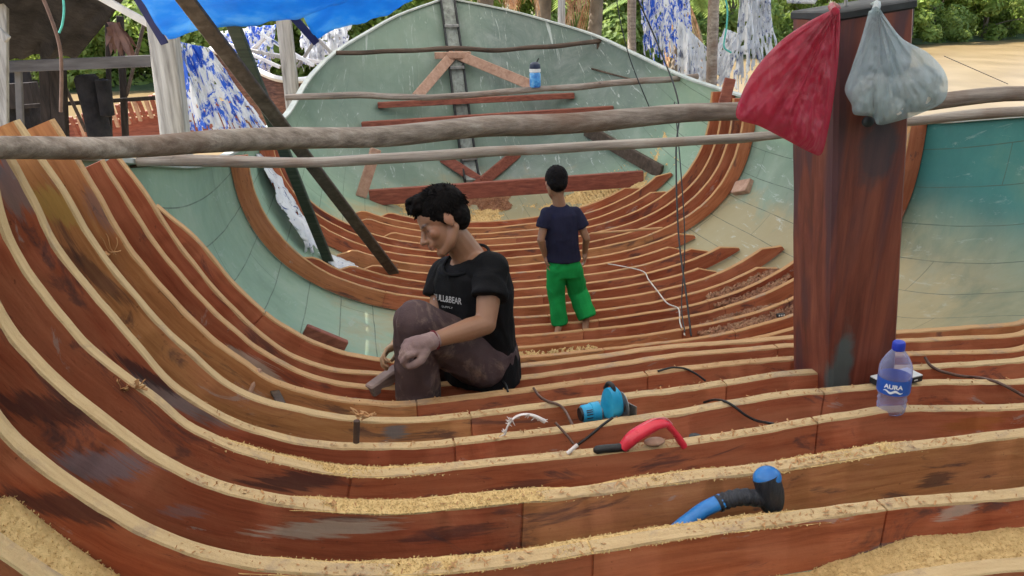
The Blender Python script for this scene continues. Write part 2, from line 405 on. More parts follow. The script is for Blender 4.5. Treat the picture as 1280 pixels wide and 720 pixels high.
NR = 0
def rib(s, pts, th=.062, depth=.14, joints=(), fresh=1.0, cut=(0, 0), rough=1.0, taper=(0, 0), ds=.03, pieces=None):
    """pts (u,z) of the inner front edge; the timber reaches `depth` outward and `th` aft"""
    global NR; NR += 1; sd = NR*13.7
    pts, t = resample(pts, ds); pts = smooth2(pts, 4); N = len(pts); L = t[-1]
    jt = sorted(j*L for j in joints); V = []; faces = []; mi = []; fuv = []; piece = []; fr = []
    pv = [random.random() for _ in range(len(jt)+1)] if pieces is None else list(pieces)
    idx = list(range(N)); extra = []
    # stations list with joint gaps
    st = [(t[i], pts[i], 0) for i in idx]
    for j in jt:
        p = (np.interp(j, t, [q[0] for q in pts]), np.interp(j, t, [q[1] for q in pts]))
        for dd, g in ((-.0035, 0), (-.003, 1), (.003, 1), (.0035, 0)):
            w = j+dd; st.append((w, (np.interp(w, t, [q[0] for q in pts]), np.interp(w, t, [q[1] for q in pts])), g))
    st.sort(key=lambda q: q[0]); n = len(st); NC = 8
    for i, (w, p, g) in enumerate(st):
        a = st[max(i-1, 0)][1]; b = st[min(i+1, n-1)][1]
        if i and i < n-1:
            a = (np.interp(w-.03, t, [q[0] for q in pts]), np.interp(w-.03, t, [q[1] for q in pts]))
            b = (np.interp(w+.03, t, [q[0] for q in pts]), np.interp(w+.03, t, [q[1] for q in pts]))
        T = Vector((b[0]-a[0], b[1]-a[1])).normalized(); O = Vector((T.y, -T.x))       # outward/down
        wob = .006*rough*noise.noise(Vector((w*2.2, sd, 0)))+.0022*rough*noise.noise(Vector((w*13, sd, 3)))+.004*rough*max(0, noise.noise(Vector((w*5.5, sd, 13)))-.35)
        sw = .004*rough*noise.noise(Vector((w*1.3, sd, 9)))
        d_ = depth*(1+.06*noise.noise(Vector((w*1.1, sd, 5))))
        tw = .006*rough*noise.noise(Vector((w*9, sd, 7)))
        k0 = 1.0
        if taper[0] and w < taper[0]: k0 = .25+.75*w/taper[0]
        if taper[1] and L-w < taper[1]: k0 = .25+.75*(L-w)/taper[1]
        top = wob+depth*(1-k0); ins = .006 if g else 0; c = .0035
        def P(ds_, dd): return S(s+sw+ds_, p[0]+O.x*dd, p[1]+O.y*dd)
        prof8 = [(ins+c, top+ins), (ins, top+ins+c+abs(tw)), (ins, d_-c), (ins+c, d_), (th-c, d_), (th-ins, d_-c), (th-ins, top+ins+c), (th-ins-c, top+ins)]
        V += [P(x, y) for x, y in prof8]
        k = sum(1 for j in jt if w > j); piece += [pv[min(k, len(pv)-1)]]*NC; fr += [fresh]*NC
    per = [0, .005, .005+depth, .01+depth, .01+depth+th, .015+depth+th, .015+2*depth+th, .02+2*depth+th, .02+2*depth+2*th]
    for i in range(n-1):
        for k in range(NC):
            k2 = (k+1) % NC; faces.append((i*NC+k, i*NC+k2, (i+1)*NC+k2, (i+1)*NC+k))
            mi.append(1 if k == 7 or (k == 0) else 0)
            u0, u1 = st[i][0], st[i+1][0]; fuv.append([(u0, per[k]), (u0, per[k+1]), (u1, per[k+1]), (u1, per[k])])
    for base in (0, (n-1)*NC):
        f = tuple(base+k for k in range(NC)); f = f if base else f[::-1]
        faces.append(f); mi.append(0); fuv.append([(V[q].x, V[q].z) for q in f])
    o = mesh('rib', V, faces, [M['rib'], M['edge']], boat, mi=mi, uv=fuv, smooth=30, attr={'piece': piece, 'fresh': fr})
    return o
def trace(px, s): 
    out = []
    for x, y in px:
        q = suz(at(x, y, s)); out.append((q[1], q[2]))
    return out
NEAR = {1:[(0,544),(74,604),(168,665),(235,695),(302,713),(420,722),(536,718),(650,704),(731,693),(850,674),(967,658),(1122,634),(1280,621)],
2:[(0,415),(64,480),(148,547),(218,594),(302,624),(430,641),(498,642),(575,634),(692,623),(850,603),(967,590),(1122,564),(1280,547)],
3:[(0,294),(34,351),(97,428),(148,472),(175,487),(235,540),(302,567),(430,596),(498,596),(653,578),(850,557),(1005,531),(1122,514),(1280,512)],
4:[(0,182),(36,245),(62,305),(108,362),(160,420),(215,487),(296,534),(370,554),(430,561),(537,560),(692,541),(850,519),(986,494),(1161,481),(1280,479)],
5:[(20,150),(55,205),(80,240),(115,305),(160,362),(208,418),(285,487),(336,507),(430,527),(509,531),(614,518),(850,488),(986,469),(1280,454)],
6:[(62,150),(95,202),(118,240),(160,313),(218,380),(268,430),(343,483),(420,502),(498,509),(653,491),(850,463),(986,450),(1280,439)],
7:[(126,201),(151,240),(200,317),(262,388),(318,437),(380,470),(430,483),(498,487),(634,477),(850,446),(984,434),(1280,421)],
8:[(143,195),(181,240),(214,297),(258,354),(312,410),(363,448),(420,466),(498,471),(634,461),(731,449),(850,434),(984,424),(1280,407)],
9:[(195,257),(245,298),(285,350),(336,398),(386,428),(430,444),(498,455),(634,449)]}
JN = {1:(.33,.47),2:(.30,.62),3:(.22,.47),4:(.28,.5),5:(.30,.46),6:(.27,.42),7:(.3,.52),8:(.33,.6),9:(.35,)}
PC = {1:(.5,.75,.45),2:(.2,.95,.5),3:(.35,.6,.5),4:(.2,.45,.4),5:(1.0,.78,.5),6:(.97,.5,.55),7:(.15,.35,.4),8:(.3,.35,.9),9:(.45,.4)}
for k, px in NEAR.items():
    s = 1.52+.2*(k-1); tr = trace(px, s); zf = tr[-1][1]; ul = tr[-1][0]
    if k < 9:
        mp = [(u, z) for u, z in prof(s, .14) if u > max(ul+.35, 1.35)]
        tr += [(u, z-(0 if z > -1 else 0)) for u, z in mp]
        if k <= 3: 
            head = [(u, z) for u, z in prof(s, .14) if u < 0 and z > tr[0][1]+.08]
            tr = head+tr
    rib(s, tr, th=(.050 if k < 3 else .042), depth=(.19 if k < 5 else .17), joints=JN[k], fresh=1.0 if k < 6 else .35, rough=1.2, pieces=PC[k])
# the rib nearest the viewer, only its shoulders show
_r1 = trace(NEAR[1], 1.52); _h = [(u, z) for u, z in prof(1.5, .19) if u < 0 and z > _r1[0][1]+.08]
rib(1.30, [(u, z-.055) for u, z in _h+_r1+[(.6, -1.33), (1.2, -1.32), (1.6, -1.25), (1.95, -1.08), (2.15, -.8), (2.24, -.4)]], th=.052, depth=.15, joints=(.3,), pieces=(.5, .4))
# floor timbers and arms further forward
def clip_prof(s, ua, ub, inset=.14):
    return [q for q in prof(s, inset) if ua <= q[0] <= ub]
FAR = [ # s, u from, u to, left arm up, right arm up
 (3.5,-1.1,1.1),(3.85,-1.0,1.3),(4.2,-1.05,1.6),(4.5,-.95,1.9),
 (4.8,-1.0,3.0),(5.1,-1.1,2.25),(5.33,-1.0,2.2),(5.56,-1.05,1.85),(5.79,-1.15,2.0),
 (6.03,-3.0,1.6),(6.25,-2.0,1.85),(6.48,-1.75,1.7),(6.72,-1.55,1.55),(6.95,-1.75,1.75),
 (7.2,-2.0,3.0),(7.43,-3.0,3.0),(7.66,-3.0,3.0),(7.9,-1.35,3.0),(8.12,-1.6,1.9),(8.34,-1.6,2.05),(8.56,-1.35,1.75)]
for s, ua, ub in FAR:
    q = clip_prof(s, ua, ub)
    if s < 4.9:  # the bottom dips aft of midships
        pass
    rib(s, q, th=.040, depth=.135, fresh=0.0, ds=.05, rough=1.5, taper=(.12 if ua > -2.3 else 0, .15 if ub < 2.3 else 0),
        joints=(random.uniform(.3, .4), random.uniform(.6, .7)))
# ------------------------------------------------------------------ more materials
def timber(name, cols, rough=.65, sc=3, stretch=(1, 1, 14), bump=.3, stain=None, spec=.35):
    m, t, b = nm(name); g = G(t); v = g.coord('Object'); 
    mp = g.n('ShaderNodeMapping'); mp.inputs['Scale'].default_value = stretch; t.links.new(v, mp.inputs[0])
    gr = g.noise(mp.outputs[0], sc, 7, .65, .4); c = g.ramp(gr, [(.3, cols[0]), (.5, cols[1]), (.72, cols[2])])
    if stain: c = g.mix(g.math('MULTIPLY', g.ramp(g.noise(v, stain[1], 6, .6, .8), [(stain[2], 0), (stain[2]+.1, 1)]), stain[3]), c, stain[0])
    t.links.new(c, b.inputs['Base Color']); b.inputs['Roughness'].default_value = rough; b.inputs['Specular IOR Level'].default_value = spec
    g.bump(gr, bump, .005, b); return m
M['redbeam'] = timber('red_beam', [(.13, .035, .025), (.24, .07, .045), (.32, .11, .07)], stretch=(2, 12, 12))
M['tanplank'] = timber('tan_plank', [(.30, .17, .12), (.42, .25, .18), (.5, .33, .25)], stretch=(6, 6, 6))
M['darkplank'] = timber('dark_plank', [(.035, .025, .02), (.075, .052, .04), (.13, .10, .08)], stretch=(5, 5, 5))
M['post'] = timber('post_timber', [(.12, .026, .016), (.205, .048, .03), (.28, .078, .046)], sc=2.2, stretch=(9, 9, .8), stain=((.055, .035, .04), 2.1, .54, .7))
M['rubber'] = simple('black_rubber_mat', (.03, .032, .036), (.012, .012, .014), .6, 8, .3)
M['blue_tarp'] = simple('blue_tarp', (.06, .42, .86), (.04, .33, .78), .45, 3.5, .3, .01, .4, trans=.7, c3=(.30, .62, .92))
M['navy'] = simple('navy_hem', (.012, .02, .12), (.01, .015, .07), .6, 5)
M['roof_tarp'] = simple('pale_roof_tarp', (.80, .80, .76), (.66, .69, .70), .5, 1.2, .2, trans=.30)
M['black_tarp'] = simple('black_plastic_sheet', (.035, .033, .036), (.008, .008, .010), .85, 3, .8, .03, .08)
def tatter_mat(name, blue, cut, scale=9):
    m, t, b = nm(name); g = G(t); v = g.coord('Object', (1, 1, .45)); n1 = g.noise(v, scale, 9, .72, 1.1)
    c = g.ramp(n1, [(0, blue), (cut, blue), (cut+.025, (.80, .82, .86)), (1, (.88, .88, .88))])
    n2 = g.noise(v, scale*.45, 8, .75, .7); c = g.mix(g.ramp(n2, [(.58, 0), (.64, .8)]), c, (.16, .17, .24))
    t.links.new(c, b.inputs['Base Color']); b.inputs['Roughness'].default_value = .6
    tr = g.n('ShaderNodeBsdfTranslucent'); t.links.new(c, tr.inputs[0]); mx = g.n('ShaderNodeMixShader'); mx.inputs[0].default_value = .4
    t.links.new(b.outputs[0], mx.inputs[1]); t.links.new(tr.outputs[0], mx.inputs[2]); t.links.new(mx.outputs[0], t.nodes['Material Output'].inputs[0])
    g.bump(n1, .6, .02, b); return m
M['tatter'] = tatter_mat('tattered_blue_white_sheet', (.04, .16, .70), .47, 11)
M['tatter2'] = tatter_mat('faded_white_sheet', (.10, .14, .34), .40, 8)
M['white'] = simple('chalky_white_paint', (.75, .75, .76), (.50, .50, .52), .7, 5, .3)
M['metal'] = simple('dull_metal', (.42, .42, .42), (.2, .2, .2), .45, 12, .2, metal=.8)
M['nail'] = simple('rusty_steel', (.10, .06, .045), (.05, .03, .025), .7, 30, .3)
M['dust'] = simple('sawdust', (.78, .56, .27), (.56, .37, .16), .95, 60, .9, .006, .1)
M['rope_b'] = simple('black_cable', (.02, .02, .022), (.01, .01, .011), .45, 20, .1)
M['rope_brown'] = simple('brown_cable', (.16, .09, .07), (.09, .05, .04), .5, 20, .1)
M['rope_w'] = simple('pale_cord', (.62, .58, .52), (.42, .38, .33), .8, 40, .3)
M['rope_t'] = simple('teal_cord', (.10, .48, .42), (.06, .30, .28), .7, 40, .3)
# ------------------------------------------------------------------ small builders
def bar(mb, A, B, w, h, m=0, side=None, ch=.003):
    A = Vector(A); B = Vector(B); d = B-A
    sdv = side or Vector((0, 0, 1)).cross(d)
    if sdv.length < 1e-3: sdv = Vector((1, 0, 0))
    sdv = (sdv-d*(sdv.dot(d)/d.length_squared)).normalized(); up = d.cross(sdv).normalized()
    mb.box((A+B)/2, d/2, sdv*w/2, up*h/2, m, ch)
def single(name, A, B, w, h, mat, label, cat, group=None, parent=None, side=None, nseg=0):
    mb = MB(); A = Vector(A); B = Vector(B)
    bar(mb, A, B, w, h, side=side, ch=min(.006, w*.2, h*.2)); o = mb.build(name, mat, parent, 30)
    if label: tag(o, label, cat, group)
    return o
def pole(name, pts, rad, mat, label=None, cat='pole', group=None, parent=None, n=12, jit=.22, seg=10):
    pts = spline(pts, seg); N = len(pts)
    if not hasattr(rad, '__len__'): rad = [rad, rad]
    R = np.interp(np.linspace(0, 1, N), np.linspace(0, 1, len(rad)), rad)
    pts = [p+Vector((0, noise.noise(p*1.3+Vector((5, 0, 0))), noise.noise(p*1.9)))*float(r)*.6 for p, r in zip(pts, R)]
    mb = MB(); mb.tube(pts, list(R), n, jit=jit)
    for _ in range(3 if R[0] > .03 else 0):      # knots
        i = random.randrange(2, N-2); a = random.uniform(0, 2*pi)
        q = pts[i]+Vector((0, cos(a), sin(a)))*R[i]*.75; mb.ell(q, (Vector((R[i]*.6, 0, 0)), Vector((0, R[i]*.4, 0)), Vector((0, 0, R[i]*.4))), nu=8, nv=6)
    o = mb.build(name, mat, parent, 60)
    if label: tag(o, label, cat, group)
    return o
def cable(name, pts, r, mat, label, cat='cable', group=None, parent=None, n=8):
    mb = MB(); mb.tube(spline(pts, 8), r, n); o = mb.build(name, mat, parent, 80)
    if label: tag(o, label, cat, group)
    return o
def sheet(name, c, mat, label, cat='tarp', group=None, nu=40, nv=40, fold=.06, fdir=None, freq=5, tear=0.0, th=.004, parent=None, sag=0, seed=0):
    """cloth between four corners c = TL, TR, BR, BL; folds run from top to bottom; tear drops ragged bits near the low edge"""
    c = [Vector(q) for q in c]; nrm = (c[1]-c[0]).cross(c[3]-c[0]).normalized()
    if fdir: nrm = Vector(fdir)
    V = []; F_ = []; keep = {}
    for i in range(nv+1):
        t = i/nv
        for k in range(nu+1):
            u = k/nu; P = c[0].lerp(c[1], u).lerp(c[3].lerp(c[2], u), t)
            a = noise.noise(Vector((u*freq+seed, t*1.2, seed)))+.5*noise.noise(Vector((u*freq*2.7, t*3+seed, 2)))+.3*noise.noise(Vector((u*freq*5+t*4, t*9+seed, 2)))
            P = P+nrm*fold*a*(.4+.9*t); P.z -= sag*4*u*(1-u)
            V.append(P)
    for i in range(nv):
        for k in range(nu):
            u = k/nu; t = i/nv
            if tear:
                e = max(0, t-(1-tear))/tear; e = max(e, max(0, abs(u-.5)*2-.8)*3)
                if e > 0 and noise.noise(Vector((k*.55+seed, i*.12, 7)))*.8+.5 < e*.9: continue
                if noise.noise(Vector((k*.35+seed, i*.3, 17))) > .52: continue
            a = i*(nu+1)+k; F_.append((a, a+1, a+nu+2, a+nu+1))
    o = mesh(name, V, F_, mat, parent, smooth=70)
    if th:
        md = o.modifiers.new('t', 'SOLIDIFY'); md.thickness = th; md.offset = 0
    if label: tag(o, label, cat, group)
    return o
# ------------------------------------------------------------------ boat: stem, beams, braces at the bow
def keelpt(v): r = row(v); return r[0], r[1]
mb = MB(); pts = [];
for v in np.linspace(10.6, 14.0, 26):
    s_, z_ = keelpt(v); pts.append((s_, z_))
for (a, b) in zip(pts, pts[1:]):
    A = S(a[0]-.05, 0, a[1]+.03); B = S(b[0]-.05, 0, b[1]+.03); bar(mb, A, B+(B-A)*.02, .17, .07, side=LX, ch=.002)
stem = mb.build('stem', timber('stem_timber', [(.10, .10, .095), (.20, .22, .20), (.30, .32, .30)], stretch=(5, 5, 3)), boat)
for off in (-.10, .10):
    mb = MB()
    for (a, b) in zip(pts, pts[1:]):
        A = S(a[0]-.07, off, a[1]+.04); B = S(b[0]-.07, off, b[1]+.04); bar(mb, A, B+(B-A)*.02, .022, .1, side=LX, ch=.002)
    mb.build('stem_strip', M['rubber'], boat)
for y in (40, 92, 130, 162, 200):
    fr = (y-0)/222; s_ = np.interp(fr, [0, 1], [12, 10.3]); 
    zz = np.interp(s_, [p[0] for p in pts], [p[1] for p in pts])
    mb = MB(); mb.box(S(s_-.13, 0, zz+.06), LX*.10, AX*.025, UZ*.02, ch=.004); mb.build('stem_clamp', M['metal'], boat)
def hull_beam(name, p0, p1, w, h, mat, back=.03):
    A = hit(*p0); B = hit(*p1); d = (B-A).normalized()
    return single(name, A-AX*back, B-AX*back, w, h, mat, None, None, parent=boat, side=AX)
hull_beam('floor_beam', (462, 246), (802, 222), .07, .19, M['redbeam'], .05)
hull_beam('cross_beam', (472, 131), (716, 119), .10, .075, M['redbeam'], .05)
hull_beam('cross_beam', (452, 155), (764, 135), .09, .075, M['redbeam'], .08)
cc = hit(566, 66)-AX*.10
sB = suz(hit(472, 131))[0]
for p in ((520, 122), (668, 108)): 
    single('brace', cc-AX*.05, at(p[0], p[1], sB-.12), .03, .14, M['tanplank'], None, None, parent=boat, side=AX)
single('brace_block', hit(542, 69)-AX*.16, hit(586, 68)-AX*.16, .1, .09, M['tanplank'], None, None, parent=boat, side=AX)
lo = hit(600, 226)-AX*.10
for p in ((553, 196), (646, 190)): single('brace', lo-AX*.02, hit(*p)-AX*.05, .06, .14, M['redbeam'], None, None, parent=boat, side=AX)
# caprail along both sides (pale trim on the sheer)
for sd_ in (-1, 1):
    cp = []
    for v in np.linspace(3.0, 13.9, 60):
        q = hp(row(v), sd_, pi/2); cp.append(S(q.x, q.y, q.z+.012))
    mb = MB()
    for a, b in zip(cp, cp[1:]):
        d = (b-a); bar(mb, a-d*.02, b+d*.02, .07, .025, side=UZ.cross(d), ch=.003)
    mb.build('caprail', simple('grey_caprail', (.50, .53, .50), (.33, .36, .34), .7, 6), boat)
# loose boards lying in the hull and against it
A = at(470, 186, 9.2); B = hit(451, 246); single('leaning_plank', A, B, .04, .13, M['tanplank'], 'tan plank leaning on the bow planking at the left end of the floor beam', 'plank')
B = hit(824, 214)-AX*.08; A = hit(728, 160)-AX*.15; single('leaning_plank', A, B, .05, .17, M['darkplank'], 'dark plank slanting down the right side of the bow', 'plank')
A = hit(382, 417)-AX*.03+UZ*.04; B = hit(433, 436)-AX*.03+UZ*.03; single('wood_offcut', A, B, .05, .08, M['redbeam'], 'short red-brown board lying on the green hull left of the sitting man', 'offcut')
A = hit(919, 236)-AX*.04; B = hit(938, 233)-AX*.03; single('wood_offcut', A, B, .14, .12, M['tanplank'], 'small square wood block stuck on the right side of the hull beside the rib arms', 'offcut', side=AX)
A = at(499, 462, 2.80); B = at(462, 489, 2.72); single('wood_offcut', A, B, .05, .05, timber('grey_plank', [(.13, .09, .085), (.22, .16, .15), (.3, .22, .2)]), 'grey-brown batten poking out under the hands of the sitting man', 'offcut')
mb = MB(); mb.tube([at(445, 561, 2.16), at(446, 526, 2.16)], .010, 10); tag(mb.build('steel_peg', M['nail'], smooth=60), 'rusty steel peg standing upright between two ribs below the sitting man', 'peg')
mb = MB(); bar(mb, at(311, 494, 2.5), at(325, 461, 2.55), .012, .014); tag(mb.build('wood_stick', M['tanplank']), 'thin pale stick standing tilted against a left rib', 'stick')
mb = MB(); bar(mb, at(336, 474, 2.62), at(352, 506, 2.42), .03, .012); tag(mb.build('wood_offcut', M['darkplank']), 'dark thin slat wedged between two left ribs beside the pale stick', 'offcut')
# ------------------------------------------------------------------ poles laid across, props
def px_poly(ps, s): return [at(x, y, s) for x, y in ps]
pole('round_log', [at(x_, y_, s_) for x_, y_, s_ in ((-110, 189, 1.86), (0, 184, 2.03), (100, 182, 2.18), (200, 179, 2.34), (420, 173, 2.65), (560, 164, 2.8), (640, 158, 2.88), (780, 150, 2.98), (920, 141, 3.06), (1100, 130, 3.12), (1280, 119, 3.15), (1560, 100, 3.15))], [.026, .027, .031, .034, .038, .041, .039, .038, .036, .036], M['log'],
     'thick grey-brown log laid right across the hull from side to side', 'log', n=16, jit=.16)
pole('round_log', px_poly([(172, 201), (240, 200), (400, 201), (560, 193), (640, 188), (800, 179), (960, 170), (1130, 152), (1280, 138), (1560, 115)], 3.5), [.027, .023, .025, .022, .026, .025], M['log2'],
     'thinner pale bent log just below and behind the thick log', 'log', n=14, jit=.25)
pole('thin_pole', px_poly([(90, 213), (176, 206), (232, 200)], 3.55), [.012, .014], M['darkpole'], 'thin dark stick end beside the cut end of the pale bent log', n=8)
pole('thin_pole', px_poly([(357, 122), (440, 119), (540, 122), (640, 114), (720, 108), (800, 101), (872, 96)], 9.0), [.036, .034, .04, .036], M['log'], 'long crooked pole across the bow with the blue drink bottle on it', n=10)
pole('thin_pole', px_poly([(420, 66), (500, 64), (570, 61), (640, 62), (752, 51)], 10.7), [.03, .032], M['darkpole'], 'highest dark pole across the bow in front of the stem', n=10)
pole('thin_pole', [at(748, 53, 10.7), at(746, 84, 10.75), ], [.02, .018], M['darkpole'], 'short dark stick hanging down from the right end of the highest pole', n=8)
pole('thin_pole', [hit(738, 86)-AX*.06, hit(788, 99)-AX*.06], [.014, .012], M['darkpole'], 'thin dark stick on the right bow planking', n=8)
# dark props
A = at(150, -120, 3.9); A = at(237, 6, 4.6); Bf = hit(500, 351)
d = (Bf-A).normalized(); single('prop_board', A-d*.6, Bf, .03, .095, M['darkplank'], 'long dark board propped over the left side down to the floor timbers', 'prop', 'dark props on the left side', side=Vector((0, 1, 0)))
A = at(304, 62, 5.4); Bf = hit(412, 330)
dm = timber('green_black_board', [(.018, .026, .020), (.04, .055, .04), (.07, .085, .06)])
d = (Bf-A).normalized(); single('prop_board', A-d*.3, Bf, .04, .085, dm, 'steeper green-black board standing in the hull left of the long dark board', 'prop', 'dark props on the left side', side=Vector((0, 1, 0)))
# ------------------------------------------------------------------ the big post
def post_frame(s=2.37):
    b = at(1052, 492, s); t = at(1064, 17, s-.02); return b, t
pb, pt = post_frame(); dn = (pb-pt).normalized(); pb2 = pb+dn*.10
post = empty('timber_post', pb2); bpy.context.view_layer.update()
tag(post, 'massive square red-brown post standing on the ribs with two plastic bags hung at its top', 'post')
W = .130; N_ = 26; V = []; F_ = []; ch = .012
U_ = -dn; X_ = (LX-U_*LX.dot(U_)).normalized(); Y_ = U_.cross(X_); 
prf = [(-W+ch, -W), (W-ch, -W), (W, -W+ch), (W, W-ch), (W-ch, W), (-W+ch, W), (-W, W-ch), (-W, -W+ch)]
H_ = (pt-pb2).length
for i in range(N_+1):
    c = pb2+U_*H_*i/N_
    for x, y in prf:
        k = 1+.012*noise.noise(Vector((i*.35, x*9, y*9))); V.append(c+X_*x*k*(1.03-.0*i)+Y_*y*k)
F_ = [(i*8+k, i*8+(k+1) % 8, (i+1)*8+(k+1) % 8, (i+1)*8+k) for i in range(N_) for k in range(8)]+[tuple(range(7, -1, -1)), tuple(N_*8+k for k in range(8))]
mp_, t_, b_ = nm('post_timber_stained'); g_ = G(t_); ob_ = g_.coord('Object')
mpx = g_.n('ShaderNodeMapping'); mpx.inputs['Scale'].default_value = (9, 9, .7); t_.links.new(ob_, mpx.inputs[0])
gr_ = g_.noise(mpx.outputs[0], 2.4, 8, .65, .5)
c_ = g_.ramp(gr_, [(.3, (.085, .020, .013)), (.5, (.16, .040, .025)), (.72, (.25, .072, .042))])
mpy = g_.n('ShaderNodeMapping'); mpy.inputs['Scale'].default_value = (5, 5, .5); mpy.inputs['Location'].default_value = (3.3, 1.2, 0); t_.links.new(ob_, mpy.inputs[0])
c_ = g_.mix(g_.math('MULTIPLY', g_.ramp(g_.noise(mpy.outputs[0], 1.7, 4, .5, .5), [(.47, 0), (.58, 1)]), .8), c_, (.065, .028, .036))
def spot(c_in, P, rx, rz, col, k=.85):
    tc = g_.n('ShaderNodeTexCoord'); vm = g_.n('ShaderNodeVectorMath', operation='SUBTRACT'); t_.links.new(tc.outputs['Object'], vm.inputs[0]); vm.inputs[1].default_value = P
    ms = g_.n('ShaderNodeVectorMath', operation='MULTIPLY'); t_.links.new(vm.outputs[0], ms.inputs[0]); ms.inputs[1].default_value = (1/rx, 1/rx, 1/rz)
    ln = g_.n('ShaderNodeVectorMath', operation='LENGTH'); t_.links.new(ms.outputs[0], ln.inputs[0])
    dd = g_.math('ADD', ln.outputs['Value'], g_.math('MULTIPLY', g_.math('SUBTRACT', g_.noise(ob_, 14, 5), .5), .9))
    return g_.mix(g_.math('MULTIPLY', g_.ramp(dd, [(.65, 1), (1.05, 0)]), k), c_in, col)
fs = AX*(-W)
c_ = spot(c_, at(1048, 470, 2.25), .05, .24, (.075, .10, .10), .9)
c_ = spot(c_, at(1092, 185, 2.25), .085, .16, (.04, .035, .045), .75)
t_.links.new(c_, b_.inputs['Base Color']); b_.inputs['Roughness'].default_value = .5; b_.inputs['Specular IOR Level'].default_value = .4; g_.bump(gr_, .3, .006, b_)
mesh('shaft', V, F_, mp_, post, smooth=30)
mb = MB(); cz = pt+U_*.012; N2 = 14; 
mb.box(cz, X_*(W+.006), Y_*(W+.006), U_*.014, 0, .005)
mb.box(cz-U_*.05+X_*(W+.012), X_*.008, Y_*(W*.8), U_*.05, 0, .003)
mb.build('rubber_cap', M['rubber'], post, 40)
mb = MB(); mb.tube([pt+U_*.01-X_*.02, pt+U_*.5-X_*.02], .006, 10); mb.build('steel_rod', M['metal'], post, 60)
# ------------------------------------------------------------------ ground, water, far bank
def ground():
    V = []; F_ = []; nx, ny = 90, 60
    for j in range(ny+1):
        for i in range(nx+1):
            x = -40+80*i/nx; y = -14+32*j/ny
            P = Vector((x, y, 0)); edge = 15.5+1.5*noise.noise(Vector((x*.15, 0, 4)))-(max(0, -x-4))*.55
            P.z = -2.95+.06*noise.noise(P*.8)-.9*min(1, max(0, (y-edge)/3)); V.append(P)
    for j in range(ny):
        for i in range(nx): a = j*(nx+1)+i; F_.append((a, a+1, a+nx+2, a+nx+1))
    return tag(mesh('ground', V, F_, simple('muddy_sand', (.34, .27, .18), (.19, .14, .09), .95, 1.4, .5, .03, .1, c3=(.44, .37, .26)), smooth=60), kind='structure')
ground()
m, t, b = nm('muddy_river'); g = G(t); v = g.coord('Object', (.3, .12, 1)); c = g.ramp(g.noise(v, 1.2, 5), [(.3, (.155, .105, .048)), (.7, (.24, .17, .088))])
t.links.new(c, b.inputs['Base Color']); b.inputs['Roughness'].default_value = .3; b.inputs['Specular IOR Level'].default_value = .14
g.bump(g.noise(g.coord('Object', (1, 2.2, 1)), 2.5, 4), .25, .03, b)
tag(mesh('river', [(-400, -60, -3.3), (400, -60, -3.3), (400, 500, -3.3), (-400, 500, -3.3)], [(0, 1, 2, 3)], m, smooth=0), kind='structure')
BANK = [(-90, 36), (-40, 40), (-24, 41), (-14, 42), (0, 50), (14, 58), (30, 70), (46, 80), (80, 95), (140, 110)]
def bank_y(x): return float(np.interp(x, [p[0] for p in BANK], [p[1] for p in BANK]))
V = []; F_ = []
xs = np.linspace(-300, 300, 121); rows_ = [(-1, -3.6), (1.5, -2.9), (8, -2.5), (60, -1.5), (500, -.8)]
for dy, z in rows_:
    for x in xs: V.append((x, bank_y(x)+dy+noise.noise(Vector((x*.2, dy, 0))), z))
n = len(xs)
for j in range(len(rows_)-1):
    for i in range(n-1): a = j*n+i; F_.append((a, a+1, a+n+1, a+n))
tag(mesh('far_bank', V, F_, simple('bank_growth', (.09, .13, .04), (.05, .06, .025), .95, .6, .5), smooth=60), kind='structure')
# ------------------------------------------------------------------ trees along the far bank
def leaf_mat(name, a, b_, c_):
    m, t, b = nm(name); g = G(t)
    gi = g.n('ShaderNodeNewGeometry'); col = g.ramp(gi.outputs['Random Per Island'], [(0, a), (.5, b_), (1, c_)])
    col2 = g.mix(g.ramp(g.noise(g.coord('Object'), .5, 3), [(.35, .0), (.65, .55)]), col, (.30, .34, .07))
    rn = g.mix(g.math('MULTIPLY', g.rnd(), .5), col2, (.11, .18, .05))
    t.links.new(rn, b.inputs['Base Color']); b.inputs['Roughness'].default_value = .55; b.inputs['Specular IOR Level'].default_value = .3
    tr = g.n('ShaderNodeBsdfTranslucent'); t.links.new(rn, tr.inputs[0]); mx = g.n('ShaderNodeMixShader'); mx.inputs[0].default_value = .5
    t.links.new(b.outputs[0], mx.inputs[1]); t.links.new(tr.outputs[0], mx.inputs[2]); t.links.new(mx.outputs[0], t.nodes['Material Output'].inputs[0])
    return m
M['leaf'] = leaf_mat('river_leaf', (.13, .21, .035), (.26, .37, .07), (.42, .48, .12))
M['bark'] = simple('tree_bark', (.20, .16, .12), (.10, .08, .06), .9, 4, .6, .03)
def leaves(cl, n, size, rnd, squash=.8):
    V = []; F_ = []
    for _ in range(n):
        c, r = rnd.choice(cl); a = rnd.uniform(0, 2*pi); ct = rnd.uniform(-1, 1); st = sqrt(1-ct*ct); k = r*(rnd.uniform(.35, 1)**.45)
        P = Vector(c)+Vector((cos(a)*st*k, sin(a)*st*k, ct*k*squash))
        nrm = Vector((cos(a)*st+rnd.uniform(-.6, .6), sin(a)*st+rnd.uniform(-.6, .6), ct*.6+.5+rnd.uniform(-.5, .5))).normalized()
        X = nrm.orthogonal().normalized(); X.rotate(Matrix.Rotation(rnd.uniform(0, 6.28), 3, nrm)); Y = nrm.cross(X)
        s_ = size*rnd.uniform(.6, 1.35); b0 = len(V)
        V += [P-X*s_*.5, P+Y*s_*.26+X*s_*.05-nrm*s_*.08, P+X*s_*.55-nrm*s_*.12, P-Y*s_*.26+X*s_*.05-nrm*s_*.08]; F_.append((b0, b0+1, b0+2, b0+3))
    return V, F_
